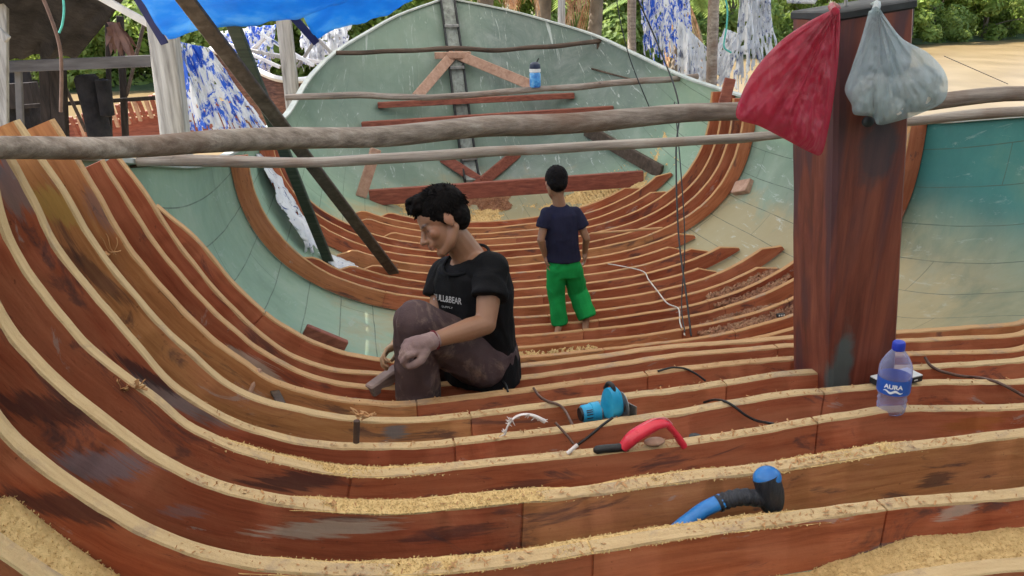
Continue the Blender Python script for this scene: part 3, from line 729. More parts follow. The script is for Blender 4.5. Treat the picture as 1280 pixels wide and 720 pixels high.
def tree_proto(seed, H, Rr, low, nl, size):
    rnd = random.Random(seed); root = empty('tree')
    mb = MB(); top = Vector((rnd.uniform(-.5, .5), rnd.uniform(-.5, .5), H*.75))
    mb.tube(spline([(0, 0, 0), (rnd.uniform(-.3, .3), 0, H*.25), (top.x*.6, top.y, H*.5), top], 4), list(np.linspace(.22, .06, 13)), 8)
    cl = []
    for k in range(26):
        a = rnd.uniform(0, 6.28); q = rnd.uniform(0, 1)**.5; z = rnd.uniform(low, H*.92); rr = Rr*(1-.55*max(0, (z/H-.55)/.45))*q
        c = Vector((cos(a)*rr, sin(a)*rr, z)); cl.append((c, rnd.uniform(.55, 1.15)*Rr*.36))
        if k % 3 == 0: b0 = Vector((0, 0, max(.3, z*.55))); mb.tube([b0, b0.lerp(c, .5)+Vector((0, 0, .15)), c], [.07, .05, .02], 6)
    mb.build('trunk', M['bark'], root, 60)
    V, F_ = leaves(cl, nl, size, rnd); mesh('crown', V, F_, M['leaf'], root, smooth=0); return root
protos = [tree_proto(1, 7.5, 3.3, .2, 5200, .42), tree_proto(2, 9.5, 3.8, .3, 6000, .46), tree_proto(3, 6, 3.0, .1, 4600, .38), tree_proto(4, 8.5, 2.8, .2, 4600, .42)]
spots = []
rr = random.Random(5)
for i in range(34):
    x = -26+i*2.55; spots.append((x+rr.uniform(-.8, .8), bank_y(x)+rr.uniform(1.4, 3.2)))
for i in range(16):
    x = -30+i*6; spots.append((x+rr.uniform(-2, 2), bank_y(x)+rr.uniform(8, 13)))
usedp = set()
for i, (x, y) in enumerate(spots):
    k = rr.randrange(4); src = protos[k]
    if k in usedp:
        r_ = src.copy(); COL.objects.link(r_)
        for chd in src.children:
            c_ = chd.copy(); COL.objects.link(c_); c_.parent = r_
    else: r_ = src; usedp.add(k)
    r_.location = (x, y, -3.2); r_.rotation_euler = (0, 0, rr.uniform(0, 6.28)); sc = rr.uniform(.8, 1.2)*(1.25 if i >= 34 else 1); r_.scale = (sc, sc, sc)
    tag(r_, 'leafy green tree in the unbroken row of trees on the far river bank', 'tree', 'trees on the far river bank')
# palms just beyond the bow
M['frond'] = leaf_mat('palm_frond', (.05, .12, .03), (.10, .20, .05), (.20, .28, .07))
M['dryfrond'] = simple('dry_frond', (.42, .24, .13), (.24, .11, .06), .9, 6, .4, c3=(.58, .42, .26))
def palm(base, H, nf, dry, L, label, seed):
    rnd = random.Random(seed); root = empty('palm_tree', base); bpy.context.view_layer.update(); base = Vector(base)
    mb = MB(); mb.tube([base, base+Vector((.1, 0, H*.5)), base+Vector((.15, .05, H))], [.2, .17, .14], 10, jit=.2); mb.build('trunk', M['bark'], root, 60)
    for kind, mat, num in (('frond', M['frond'], nf), ('dry_frond', M['dryfrond'], dry)):
        for _ in range(num):
            a = rnd.uniform(0, 6.28); up_ = rnd.uniform(.3, 1.2) if kind == 'frond' else rnd.uniform(-1.2, -.3); ll = L*rnd.uniform(.7, 1.1)
            pts = []; P = base+Vector((.15, .05, H)); D = Vector((cos(a)*cos(up_), sin(a)*cos(up_), sin(up_)))
            for q in range(13): pts.append(P.copy()); P = P+D*ll/12; D = (D+Vector((0, 0, -.11 if kind == 'frond' else -.2))).normalized()
            mb = MB(); mb.tube(pts, list(np.linspace(.03, .008, 13)), 5)
            for i in range(2, 13):
                for sg in (-1, 1):
                    for sub in (0, .5):
                        t_ = pts[i]-pts[i-1]; Pm = pts[i-1]+t_*sub; sdv = t_.cross(UZ).normalized()*sg
                        ln_ = ll*.24*(1-abs(i/12-.45)*.9); dr = (sdv+t_.normalized()*.7+Vector((0, 0, -.35 if kind == 'frond' else -1.2))).normalized(); E_ = Pm+dr*ln_; w_ = t_.normalized()*.035
                        mb.add([Pm-w_, Pm+w_, Pm.lerp(E_, .6)+w_*.8, E_, Pm.lerp(E_, .6)-w_*.8], [(0, 1, 2, 3, 4)])
            mb.build(kind, mat, root, 0)
    tag(root, label, 'palm tree', 'palms beyond the bow')
palm(at_y(605, 60, 17), 2.9, 9, 16, 2.3, 'palm with hanging red-brown dry fronds right behind the top of the bow', 1)
palm(at_y(676, 70, 18.5), 3.0, 8, 16, 2.2, 'palm with many pale dry fronds between the stem and the pale thin post', 2)
palm(at_y(738, 85, 19), 2.0, 15, 2, 2.5, 'low green palm beyond the right side of the bow', 3)
palm(at_y(845, 95, 22), 2.0, 13, 3, 2.5, 'green palm seen between the two hanging tattered sheets', 4)
# ------------------------------------------------------------------ shelter over the boat
def vpost(px, py0, y, wpx, mat, label, round_=False, group='posts of the shelter', top=1.75, lean=0, cat='post'):
    P = at_y(px, py0, y); camd = P.y*cos(PITCH)-P.z*sin(PITCH); w_ = wpx/960*camd
    mb = MB(); zb = -3.0
    a = Vector((P.x-lean*.55, P.y, zb)); b_ = Vector((P.x+lean*.5, P.y, top))
    if round_: mb.tube(spline([a, a.lerp(b_, .35)+Vector((.03, 0, 0)), a.lerp(b_, .7)+Vector((-.02, 0, 0)), b_], 6), w_/2, 10, jit=.15)
    else: bar(mb, a, b_, w_, w_*.6, side=Vector((0, 1, 0)).cross(UZ), ch=.006)
    return tag(mb.build('shelter_post', mat, smooth=40), label, cat, group)
vpost(212, 110, 5.7, 32, M['greypost'], 'broad grey weathered post left of the boat under the corner of the blue tarp', lean=.22)
vpost(362, 90, 10.2, 17, M['greypost'], 'pale square post behind the pale curved gunwale left of the bow')
vpost(423, 66, 13.5, 9, M['greypost'], 'thin grey post close to the left edge of the bow')
vpost(790, 35, 13.2, 11, M['log'], 'slim round post right of the bow, left of the hanging tattered sheets', True)
vpost(890, 60, 11.6, 14, M['log'], 'round grey post between the two hanging tattered sheets right of the bow', True)
vpost(702, 10, 15.5, 9, M['greypost'], 'pale thin post behind the bow among the palms')
def roof():
    V = []; F_ = []; nx, ny = 30, 40
    for j in range(ny+1):
        for i in range(nx+1):
            s_ = -3.5+17*j/ny; u = -3.95+9.0*i/nx
            z = 2.15-.10*abs(u-.5)**1.3+.05*noise.noise(Vector((s_*.7, u*.7, 0)))-.05*abs(sin(s_*1.1))
            V.append(S(s_, u, z))
    for j in range(ny):
        for i in range(nx): a = j*(nx+1)+i; F_.append((a, a+1, a+nx+2, a+nx+1))
    return tag(mesh('roof_tarp', V, F_, M['roof_tarp'], smooth=60), 'pale tarpaulin roof stretched over the whole boat', 'tarp')
roof()
sheet('rear_light_blocker', [S(-3.3, -3.9, 2.0), S(-3.3, 4.9, 2.0), S(-3.3, 4.9, -2.8), S(-3.3, -3.9, -2.8)], M['black_tarp'], 'added unseen dark sheet behind the viewer that cuts light from the rear', 'tarp', fold=.15)  # unseen sheet added to darken the rib faces turned towards the viewer
for s_, u_ in ((-3, 4.6), (1.5, 4.7), (6, 4.6), (-3, -3.2)):
    mb = MB(); mb.tube([S(s_, u_, -3), S(s_, u_, 1.7)], .07, 10, jit=.15); tag(mb.build('shelter_post', M['log'], smooth=50), 'round pole holding up the tarpaulin roof beside the boat', 'post', 'posts of the shelter')
sheet('blue_tarp', [at_y(120, -90, 3.9), at_y(560, -110, 3.9), at_y(432, 4, 5.0), at_y(210, 53, 5.0)], M['blue_tarp'], 'bright blue tarpaulin hanging into the top left of the view above the grey post', 'tarp', 'blue tarpaulin awning', fold=.05, freq=2.2, nu=50, nv=30)
sheet('blue_tarp', [at_y(330, -80, 5.2), at_y(680, -110, 5.2), at_y(517, 0, 6.4), at_y(395, 52, 6.4)], M['blue_tarp'], 'smaller bright blue tarpaulin corner further back, right of the first one', 'tarp', 'blue tarpaulin awning', fold=.05, freq=2.2, nu=40, nv=30)
mb = MB(); bar(mb, at_y(165, -14, 4.85), at_y(206, 55, 4.97), .012, .05, side=Vector((0, 1, 0))); tag(mb.build('awning_batten', M['navy']), 'dark navy batten along the left edge of the near blue tarpaulin', 'batten')
mb = MB(); bar(mb, at_y(350, 3, 6.2), at_y(396, 54, 6.37), .012, .06, side=Vector((0, 1, 0))); tag(mb.build('awning_batten', M['navy']), 'dark navy batten along the left edge of the far blue tarpaulin', 'batten')
# tattered sheets
T = lambda l: [at_y(*q) for q in l]
sheet('tattered_sheet', T([(213, 50, 6.4), (262, 60, 6.5), (352, 182, 6.5), (232, 182, 6.3)]), M['tatter'], 'torn blue and white plastic sheet hanging right of the broad grey post', 'plastic sheet', 'tattered plastic sheets', fold=.10, freq=6, tear=.35, nu=60, nv=60)
sheet('tattered_sheet', T([(797, -25, 13), (862, -25, 13), (868, 96, 12.6), (806, 80, 13)]), M['tatter'], 'torn blue and white sheet hanging between the slim post and the round grey post', 'plastic sheet', 'tattered plastic sheets', fold=.22, freq=6, tear=.4, nu=60, nv=60, seed=5)
sheet('tattered_sheet', T([(926, -25, 12), (962, -25, 12), (972, 78, 12), (916, 130, 12)]), M['tatter2'], 'faded white and navy sheet hanging just left of the red bag', 'plastic sheet', 'tattered plastic sheets', fold=.25, freq=7, tear=.45, nu=60, nv=60, seed=9)
sheet('tattered_sheet', T([(905, 35, 12.6), (930, 45, 12.4), (905, 118, 12.2), (872, 110, 12.4)]), M['tatter2'], 'small navy and white torn strip right of the round grey post', 'plastic sheet', 'tattered plastic sheets', fold=.2, freq=5, tear=.3, nu=30, nv=40, seed=12)
sheet('tattered_sheet', T([(845, 20, 12.6), (884, 60, 12.5), (886, 112, 12.3), (846, 104, 12.6)]), M['tatter2'], 'whitish rag bunched low against the left side of the round grey post', 'plastic sheet', 'tattered plastic sheets', fold=.2, freq=5, tear=.3, nu=30, nv=40, seed=15)
hq = [hit(322, 196), hit(352, 192), hit(404, 318), hit(382, 312)]
hq = [p+(-AX*.14+UZ*.05) for p in hq]
sheet('draped_sheet', hq, M['tatter2'], 'grey-white sheet draped down the inside of the hull between the left rib arms', 'plastic sheet', 'tattered plastic sheets', fold=.09, freq=3, tear=.12, nu=30, nv=60, seed=21)
hq = [hit(398, 318), hit(430, 325), hit(455, 343), hit(420, 340)]; hq = [p+(-AX*.03+UZ*.03) for p in hq]
sheet('draped_sheet', hq, M['tatter2'], 'white scrap of sheet lying on the hull at the foot of the green-black board', 'plastic sheet', 'tattered plastic sheets', fold=.05, freq=3, nu=20, nv=20, seed=25)
# dark shed on the left
shed = empty('boat_shed', at_y(60, 160, 8.5)); bpy.context.view_layer.update()
tag(shed, 'dark open-sided timber shed with a black plastic roof left of the boat', 'shed')
sheet('roof_sheet', T([(-120, -160, 6.4), (200, -60, 6.6), (96, 72, 9.0), (-80, 76, 9.0)]), M['black_tarp'], None, fold=.12, freq=4, nu=40, nv=30, parent=shed, th=.02)
def sb(name, p0, p1, wpx, y0, y1, mat, th=.6):
    A = at_y(p0[0], p0[1], y0); B = at_y(p1[0], p1[1], y1); cdp = A.y*cos(PITCH)-A.z*sin(PITCH); w_ = wpx/960*cdp
    mb = MB(); bar(mb, A, B, w_, w_*th, side=Vector((0, 1, 0)).cross(B-A), ch=.005); return mb.build(name, mat, shed)
sb('beam', (-60, 86), (192, 76), 14, 8.0, 8.0, simple('grey_beam', (.12, .115, .12), (.06, .055, .06), .85, 3, .5, stretch=(1, 8, 8)))
sb('post', (4, -40), (6, 400), 11, 7.8, 7.8, M['greypost']); sb('post', (23, 88), (33, 330), 8, 8.1, 8.1, simple('grey_beam2', (.16, .155, .16), (.08, .075, .08), .85, 4, .5))
sb('post', (57, 88), (66, 330), 13, 8.6, 8.6, M['dark']); sb('post', (72, 80), (84, 330), 17, 8.3, 8.3, M['dark']); sb('post', (134, 0), (138, 200), 6, 8.6, 8.6, M['dark'])
sb('post', (150, 20), (164, 330), 8, 9.0, 9.0, M['dark']); sb('brace', (180, 30), (158, 120), 4, 9, 9, M['darkplank'])
sb('rail', (30, 133), (200, 122), 5, 8.9, 8.9, M['dark']); sb('rail', (-20, 122), (46, 118), 30, 9.4, 9.4, M['dark'])
sb('brace', (82, 110), (108, 165), 4, 8.7, 8.7, M['darkplank']); sb('wall_board', (-30, 100), (34, 98), 34, 9.6, 9.6, M['black_tarp'])
sb('wall_board', (-30, 150), (48, 150), 50, 9.7, 9.7, M['black_tarp'])
sb('fascia', (118, -8), (186, 30), 9, 6.9, 7.0, M['white']); sb('fascia', (-10, 32), (10, 50), 10, 6.5, 6.5, M['greypost'])
mb = MB(); mb.lathe([(0, 0), (.12, 0), (.125, .05), (.115, .3), (.12, .62), (.09, .66), (0, .66)], at_y(126, 172, 8.4), (-.05, 0, 1)); mb.lathe([(0, .3), (.07, .32), (.075, .68), (.0, .7)], at_y(140, 182, 8.3), (.05, 0, 1))
tag(mb.build('wrapped_drum', M['black_tarp'], smooth=50), 'black plastic-wrapped drum standing in the dark shed behind the rib tops', 'drum')
mb = MB(); rnd = random.Random(3)
for k in range(26):
    P = at_y(141+rnd.uniform(-6, 8), 27+rnd.uniform(0, 8), 8.5+rnd.uniform(-.1, .1)); Q = P+Vector((rnd.uniform(-.08, .16), rnd.uniform(-.1, .1), -rnd.uniform(.15, .38)))
    mb.add([P+Vector((-.02, 0, 0)), P+Vector((.02, 0, 0)), Q.lerp(P, .4)+Vector((.035, 0, 0)), Q, Q.lerp(P, .4)-Vector((.03, 0, 0))], [(0, 1, 2, 3, 4)])
tag(mb.build('dead_leaves', simple('dead_leaf', (.18, .10, .08), (.09, .05, .045), .9, 9), smooth=0), 'bunch of dead brown leaves hanging in the dark shed', 'leaves')
cable('hose', T([(46, -20, 5.0), (62, 18, 5.0), (74, 55, 5.0), (77, 90, 5.0), (76, 140, 5.0)]), .011, M['rope_brown'], 'dark hose hanging down in front of the shed', 'hose')
cable('hanging_cord', T([(77, -20, 5.2), (80, 10, 5.2), (78, 30, 5.2), (74, 41, 5.2)]), .007, M['rope_t'], 'pale teal cord hanging in front of the black shed roof', 'cord')
# second boat frame far left
b2 = empty('half_built_boat', at_y(120, 175, 9.6)); bpy.context.view_layer.update()
tag(b2, 'low red-brown boat frame with bare pale-edged ribs standing behind the dark shed', 'boat')
mb = MB(); bar(mb, at_y(84, 172, 9.9), at_y(300, 150, 9.9), .05, .32); bar(mb, at_y(84, 152, 9.86), at_y(300, 128, 9.86), .06, .05); mb.build('hull_side', M['redbeam'], b2)
for k in range(17):
    x = 92+k*7; y0 = 166-k*1.9; 
    mb = MB(); bar(mb, at_y(x+7, y0+6, 9.72), at_y(x-4+(2 if k % 3 else 0), y0-20, 9.6), .045, .03, 0, side=Vector((1, 0, 0))); mb.build('rib', M['tanplank'] if k % 2 else M['redbeam'], b2)
# pale moored boat and clutter behind the tattered sheet
b3 = empty('pale_boat', at_y(350, 150, 11.5)); bpy.context.view_layer.update()
tag(b3, 'old boat with a pale curved gunwale and dark hull, half hidden left of the bow', 'boat')
gp = T([(262, 62, 11), (300, 72, 11), (322, 88, 11), (350, 99, 11), (385, 99, 11.2), (420, 86, 11.6), (450, 70, 12)])
mb = MB(); mb.tube(spline(gp, 6), .07, 8, flat=.6); mb.build('gunwale', M['white'], b3, 60)
sp_ = spline(gp, 6); V = []; F_ = []
for P in sp_: V += [P+Vector((0, .03, 0)), P+Vector((.02, .25, -.6)), P+Vector((.1, .7, -1.6))]
n = len(sp_)
for i in range(n-1):
    for k in range(2): a = i*3+k; F_.append((a, a+3, a+4, a+1))
o = mesh('hull_side', V, F_, timber('old_dark_hull', [(.05, .025, .02), (.13, .06, .045), (.26, .13, .09)], stretch=(3, 3, 12)), b3, smooth=50); o.modifiers.new('t', 'SOLIDIFY').thickness = .04
rnd = random.Random(11)
labs = ['whitish pole leaning over the old pale boat', 'grey pole resting across the old pale boat', 'thin white batten sticking up beside the old pale boat']
for k, (a, b_) in enumerate([((270, 48), (350, 84)), ((300, 60), (372, 76)), ((322, 40), (392, 82)), ((286, 92), (338, 40)), ((398, 44), (372, 84)), ((330, 66), (430, 82)), ((342, 106), (300, 74)), ((382, 34), (424, 76))]):
    A = at_y(*a, 11.4+.15*k); B = at_y(*b_, 11.3+.15*k); mb = MB(); bar(mb, A, B, .05, .045)
    tag(mb.build('scrap_batten', [M['white'], M['greypost'], M['tatter2']][k % 3]), 'pale batten in the heap of battens piled over the old boat left of the bow', 'batten', 'battens heaped over the old pale boat')
sheet('tattered_sheet', T([(272, 40, 12.4), (345, 30, 12.4), (340, 92, 12.2), (290, 96, 12.2)]), M['tatter'], 'blue and white sheet crumpled behind the heap of battens', 'plastic sheet', 'tattered plastic sheets', fold=.3, freq=6, tear=.3, seed=31)
sheet('tattered_sheet', T([(374, 38, 12.6), (440, 20, 12.6), (438, 92, 12.4), (380, 90, 12.4)]), M['tatter2'], 'greyish sheet hanging behind the pale square post', 'plastic sheet', 'tattered plastic sheets', fold=.3, freq=6, tear=.3, seed=33)
cable('hanging_cord', T([(770, -10, 9), (774, 20, 9), (788, 75, 9), (812, 135, 9)]), .006, M['rope_b'], 'thin black cord falling across the right side of the bow', 'cord')
cable('hanging_cord', T([(793, -10, 7), (822, 55, 7), (848, 128, 6.6), (845, 190, 6.3), (848, 290, 5.9), (858, 370, 5.4), (864, 420, 5.1)]), .007, M['rope_b'], 'black cord hanging in front of the right rib arms down to the floor', 'cord', 'pair of black hanging cords')
cable('hanging_cord', T([(843, 128, 6.5), (850, 200, 6.2), (856, 300, 5.8), (852, 380, 5.4), (856, 415, 5.1)]), .005, M['rope_b'], 'second thinner black cord twisted beside the long black cord', 'cord', 'pair of black hanging cords')
cable('hanging_cord', T([(903, -15, 11), (909, 10, 11), (908, 35, 11), (905, 58, 11), (914, 66, 11)]), .012, M['rope_t'], 'teal rope hanging right of the round grey post', 'cord')
mb = MB(); mb.tube(T([(1180, 70, 14), (1260, 105, 14)]), .006, 6); tag(mb.build('mooring_line', M['rope_b']), 'thin dark mooring line slanting over the brown water at the right', 'rope')
mb = MB(); bar(mb, at(904, 132, 6.9), at(913, 98, 6.9), .04, .10, side=Vector((0, 1, 0))); tag(mb.build('wood_offcut', M['redbeam']), 'red-brown board end sticking up above the right sheer beside the red bag', 'offcut')
# ------------------------------------------------------------------ people
def skin_mat(name, base):
    m, t, b = nm(name); g = G(t); v = g.coord('Object')
    c = g.ramp(g.noise(v, 9, 4), [(.3, tuple(x*.82 for x in base)), (.7, base)])
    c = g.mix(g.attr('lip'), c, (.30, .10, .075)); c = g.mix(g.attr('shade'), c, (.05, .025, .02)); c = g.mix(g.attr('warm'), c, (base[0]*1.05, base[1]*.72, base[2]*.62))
    c = g.mix(g.attr('dusty'), c, (.52, .38, .25))
    t.links.new(c, b.inputs['Base Color']); b.inputs['Roughness'].default_value = .48; b.inputs['Specular IOR Level'].default_value = .45
    b.inputs['Subsurface Weight'].default_value = .12; b.inputs['Subsurface Radius'].default_value = (.02, .008, .004); b.inputs['Subsurface Scale'].default_value = .5
    g.bump(g.noise(v, 140, 3), .12, .002, b); return m
M['skin'] = skin_mat('tanned_skin', (.31, .155, .092)); M['hair'] = simple('black_hair', (.009, .007, .007), (.004, .0035, .0035), .75, 30, .4, .004, .08, stretch=(1, 1, 3))
def cloth(name, c1, c2, dust=None, rough=.85, wr=.5):
    m, t, b = nm(name); g = G(t); v = g.coord('Object'); c = g.ramp(g.noise(v, 7, 6), [(.3, c2), (.7, c1)])
    if dust: c = g.mix(g.math('MULTIPLY', g.ramp(g.noise(v, 8, 7, .7, .6), [(dust[1], 0), (dust[1]+.16, 1)]), dust[2]), c, dust[0])
    t.links.new(c, b.inputs['Base Color']); b.inputs['Roughness'].default_value = rough; b.inputs['Specular IOR Level'].default_value = .15
    b.inputs['Sheen Weight'].default_value = .0
    h = g.math('ADD', g.math('MULTIPLY', g.noise(g.coord('Object', (1, 1, 1)), 9, 4, .5, 1.2), wr), g.math('MULTIPLY', g.noise(v, 180, 2), .12))
    g.bump(h, .6, .02, b); return m
M['shirt'] = cloth('black_cotton', (.009, .009, .011), (.005, .005, .006), ((.035, .035, .045), .62, .3))
M['trouser'] = cloth('worn_brown_cotton', (.095, .062, .064), (.055, .037, .042), ((.26, .185, .15), .50, .75))
M['navyshirt'] = cloth('navy_cotton', (.021, .021, .048), (.013, .013, .03)); M['green'] = cloth('green_cotton', (.012, .30, .07), (.008, .20, .045))
M['glove'] = cloth('dusty_knit', (.33, .23, .225), (.20, .135, .14), ((.42, .32, .28), .52, .7), wr=.3); M['cuff'] = cloth('maroon_cuff', (.16, .02, .03), (.09, .012, .02))
def frame(P, f, u):        # f,u in viewer-relative components (right, up, toward viewer)
    V3 = -Vector(P).normalized(); R3 = UZ.cross(V3).normalized(); U3 = V3.cross(R3)
    cv = lambda q: R3*q[0]+U3*q[1]+V3*q[2]
    f = cv(f).normalized(); u = cv(u); u = (u-f*u.dot(f)).normalized(); r = f.cross(u)      # r : the person's right
    return f, u, r
def head_parts(mb, C, f, u, r, k):
    L = lambda a, b, c: C+f*a*k+r*b*k+u*c*k
    E = lambda c, ra, rb, rc: mb.ell(L(*c), (f*ra*k, r*rb*k, u*rc*k), nu=24, nv=16)
    E((-.012, 0, .035), .095, .074, .086); E((.028, 0, -.03), .056, .056, .078); E((.045, 0, .035), .042, .055, .05)
    mb.caps([L(-.015, .052, -.04), L(.02, .043, -.078), L(.06, .014, -.1)], [.02*k, .02*k, .017*k]); mb.caps([L(-.015, -.052, -.04), L(.02, -.043, -.078), L(.06, -.014, -.1)], [.02*k, .02*k, .017*k])
    E((.066, 0, -.098), .020, .021, .017); E((.076, 0, -.052), .02, .026, .02)
    E((.074, 0, .018), .017, .046, .012)                      # brow
    mb.caps([L(.084, 0, .008), L(.099, 0, -.018), L(.108, 0, -.031)], [.0085*k, .010*k, .0125*k]); E((.097, .012, -.036), .011, .008, .008); E((.097, -.012, -.036), .011, .008, .008)
    E((.0925, 0, -.0575), .009, .021, .0062); E((.0905, 0, -.0695), .009, .018, .0068)
    for s_ in (-1, 1):
        E((.058, s_*.036, -.022), .022, .026, .026); E((.066, s_*.031, .001), .013, .0165, .0125)
        E((-.008, s_*.078, -.005), .017, .007, .031); E((-.002, s_*.082, -.004), .018, .004, .02); E((-.014, s_*.074, -.004), .012, .012, .02)
def tint(o, C, f, u, r, k, dusty=()):
    me = o.data; n = len(me.vertices); lip = np.zeros(n); sh = np.zeros(n); wm = np.zeros(n); du = np.zeros(n)
    co = np.empty(n*3); me.vertices.foreach_get('co', co); co = co.reshape(-1, 3)
    if o.parent: pass
    a = (co-np.array(C))@np.array(f)/k; b_ = (co-np.array(C))@np.array(r)/k; c = (co-np.array(C))@np.array(u)/k
    lip = np.clip(1.25-np.sqrt(((b_)/.021)**2+((c+.0635)/.0125)**2+((a-.094)/.016)**2), 0, .75)
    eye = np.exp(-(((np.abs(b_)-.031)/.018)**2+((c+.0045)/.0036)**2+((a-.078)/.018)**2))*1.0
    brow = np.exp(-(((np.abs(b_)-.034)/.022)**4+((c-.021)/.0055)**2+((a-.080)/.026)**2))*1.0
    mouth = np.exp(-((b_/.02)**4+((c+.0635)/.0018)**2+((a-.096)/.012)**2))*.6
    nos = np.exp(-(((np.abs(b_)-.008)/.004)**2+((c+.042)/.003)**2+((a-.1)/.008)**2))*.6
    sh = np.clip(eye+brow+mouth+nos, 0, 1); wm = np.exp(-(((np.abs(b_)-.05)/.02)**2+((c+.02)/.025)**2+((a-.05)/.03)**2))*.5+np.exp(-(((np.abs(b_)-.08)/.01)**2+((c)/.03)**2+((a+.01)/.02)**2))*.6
    for P, rad in dusty: du = np.maximum(du, .75*np.clip(1.3-np.linalg.norm(co-np.array(P), axis=1)/rad, 0, 1))
    for nme, vals in (('lip', lip), ('shade', sh), ('warm', wm), ('dusty', du)):
        q = me.attributes.new(nme, 'FLOAT', 'POINT'); q.data.foreach_set('value', vals.astype(np.float32))
def hand_parts(mb, wrist, d, n, sgn=1, curl=(45, 55, 40), k=1.0, grow=0.0, tcurl=.3, size=1.0):
    """d: towards the knuckles, n: palm side (fingers curl to it); sgn: side of the thumb"""
    d = d.normalized(); n = (n-d*n.dot(d)).normalized(); w = d.cross(n)*sgn; s = size
    pc = wrist+d*.05*s
    mb.ell(wrist+d*.048*s, (d*.056*s, w*(.038*s+grow), n*(.017*s+grow))); mb.ell(wrist+d*.03*s+w*.018*s+n*.008*s, (d*.035*s, w*(.02*s+grow), n*(.018*s+grow)))
    mb.caps([wrist-d*.01*s, wrist+d*.04*s], [.026*s+grow, .028*s+grow])
    for i, (off, ln, rr_) in enumerate(((.030, .95, .0090), (.0105, 1.05, .0094), (-.0095, 1.0, .0090), (-.029, .80, .0080))):
        P = wrist+d*(.088-.004*abs(i-1))*s+w*off*s-n*.002*s; ang = 0; pts = [P-d*.02*s, P]; D = (d+w*off*2.5).normalized()
        for L_, c_ in zip((.040, .025, .020), curl):
            ang += radians(c_*(1+.07*(i-1.5))); dr = D*cos(ang)+n*sin(ang); P = P+dr*L_*ln*s; pts.append(P.copy())
        for a, b in zip(pts, pts[1:]): mb.caps([a, b], [rr_*s+grow, rr_*.93*s+grow], n=10)
    P = wrist+d*.022*s+w*.030*s+n*.006*s; q1 = P+(d*.65+w*.62+n*.35).normalized()*.036*s; q2 = q1+(d*.9+w*.1+n*tcurl).normalized()*.030*s; q3 = q2+(d*.9-w*.25+n*tcurl*1.5).normalized()*.024*s
    mb.caps([P, q1], [.014*s+grow, .011*s+grow]); mb.caps([q1, q2], [.0108*s+grow, .0098*s+grow]); mb.caps([q2, q3], [.0098*s+grow, .008*s+grow])
def fold_disp(amp, fr, seed, aniso=(1, 1, 1)):
    def fn(c):
        q = Vector((c.x*aniso[0], c.y*aniso[1], c.z*aniso[2]))*fr+Vector((seed, 0, 0))
        a = noise.noise(q+Vector((noise.noise(q*.6), noise.noise(q*.6+Vector((3, 3, 3))), 0))*1.4)
        return amp*(1-2.4*abs(a))*.7+amp*.4*noise.noise(q*2.6)
    return fn
def hair_tufts(mb, C, f, u, r, k, n, seed, ln=.022, front=1.0, cover=None):
    rnd = random.Random(seed)
    for _ in range(n):
        th = rnd.uniform(0, 2*pi); ph = rnd.uniform(-.25, 1.0); st = sqrt(max(0, 1-ph*ph))
        a, b, c = cos(th)*st, sin(th)*st, ph
        if a > .62-.1*c and c < .55: continue
        if c < .05 and a > .1: continue
        P = C+f*(-.018+.100*a)*k+r*(.081*b)*k+u*(.045+.090*c)*k
        nrm = (f*a*1.2+r*b*1.2+u*c).normalized(); dr = (nrm*.5+f*(.55 if c > .2 else 0)-u*(.65 if c < .5 else .05)+Vector((rnd.uniform(-.4, .4), rnd.uniform(-.4, .4), rnd.uniform(-.3, .3)))).normalized()
        L_ = ln*rnd.uniform(.6, 1.5)*k; w_ = nrm.cross(dr).normalized()*.0024*k
        mb.add([P-w_*1.3, P+w_*1.3, P+dr*L_*.6+w_, P+dr*L_+f*.004, P+dr*L_*.6-w_], [(0, 1, 2, 3, 4)])
# ---- the sitting man
def Mp(px, py, dd=0.0): return at(px, py, 2.78+dd)
man = empty('person', Mp(600, 480)); bpy.context.view_layer.update()
tag(man, 'man in black T-shirt and dusty brown trousers sitting on the ribs with one gloved hand', 'person')
Wv = (LX*.6-AX*.8).normalized(); Nv = (-LX*.8-AX*.6).normalized()
HC = Mp(554, 277, -.02); f, u, r = frame(HC, (-.88, -.46, .20), (-.46, .88, -.02)); KH = .97
sL = Mp(615, 336, -.13); sR = Mp(557, 341, .16)
eL = Mp(607, 405, -.24); wL = Mp(537, 427, -.30); eR = Mp(546, 398, .06); wR = Mp(508, 424, -.06)
hipL = Mp(603, 452, -.08); knL = Mp(519, 404, -.14); anL = Mp(524, 528, -.13); hipR = Mp(592, 450, .10); knR = Mp(522, 458, .10); anR = Mp(588, 474, .16)
b = MB(); head_parts(b, HC, f, u, r, KH)
b.caps([Mp(591, 330, .0), Mp(580, 312, 0), Mp(566, 294, -.01)], [.066, .058, .056])
b.loft([(Mp(600, 455), Wv*.15, Nv*.11), (Mp(602, 420), Wv*.14, Nv*.10), (Mp(596, 375), Wv*.16, Nv*.105), (Mp(590, 345), Wv*.16, Nv*.09), (Mp(588, 325), Wv*.08, Nv*.06)])
b.caps([sL, sR], [.05, .05]); b.caps([Mp(589, 328), sL], [.05, .05]); b.caps([Mp(589, 328), sR], [.05, .045])
b.caps([sL, sL.lerp(eL, .4), eL], [.052, .047, .038]); b.caps([eL, eL.lerp(wL, .3), wL], [.039, .041, .026]); b.caps([sR, eR], [.05, .038]); b.caps([eR, eR.lerp(wR, .3), wR], [.039, .040, .026])
b.caps([hipL, knL], [.08, .055]); b.caps([knL, knL.lerp(anL, .3), anL], [.055, .055, .036]); b.caps([hipR, knR], [.08, .055]); b.caps([knR, anR], [.055, .04])
ft = anL+Vector((0, 0, -.04)); b.caps([ft, ft+Vector((-.10, -.02, -.03)), ft+Vector((-.19, -.04, -.045))], [.038, .034, .022])
fr_ = frame(wR, (-.82, -.35, .1), (0, 0, 1)); 
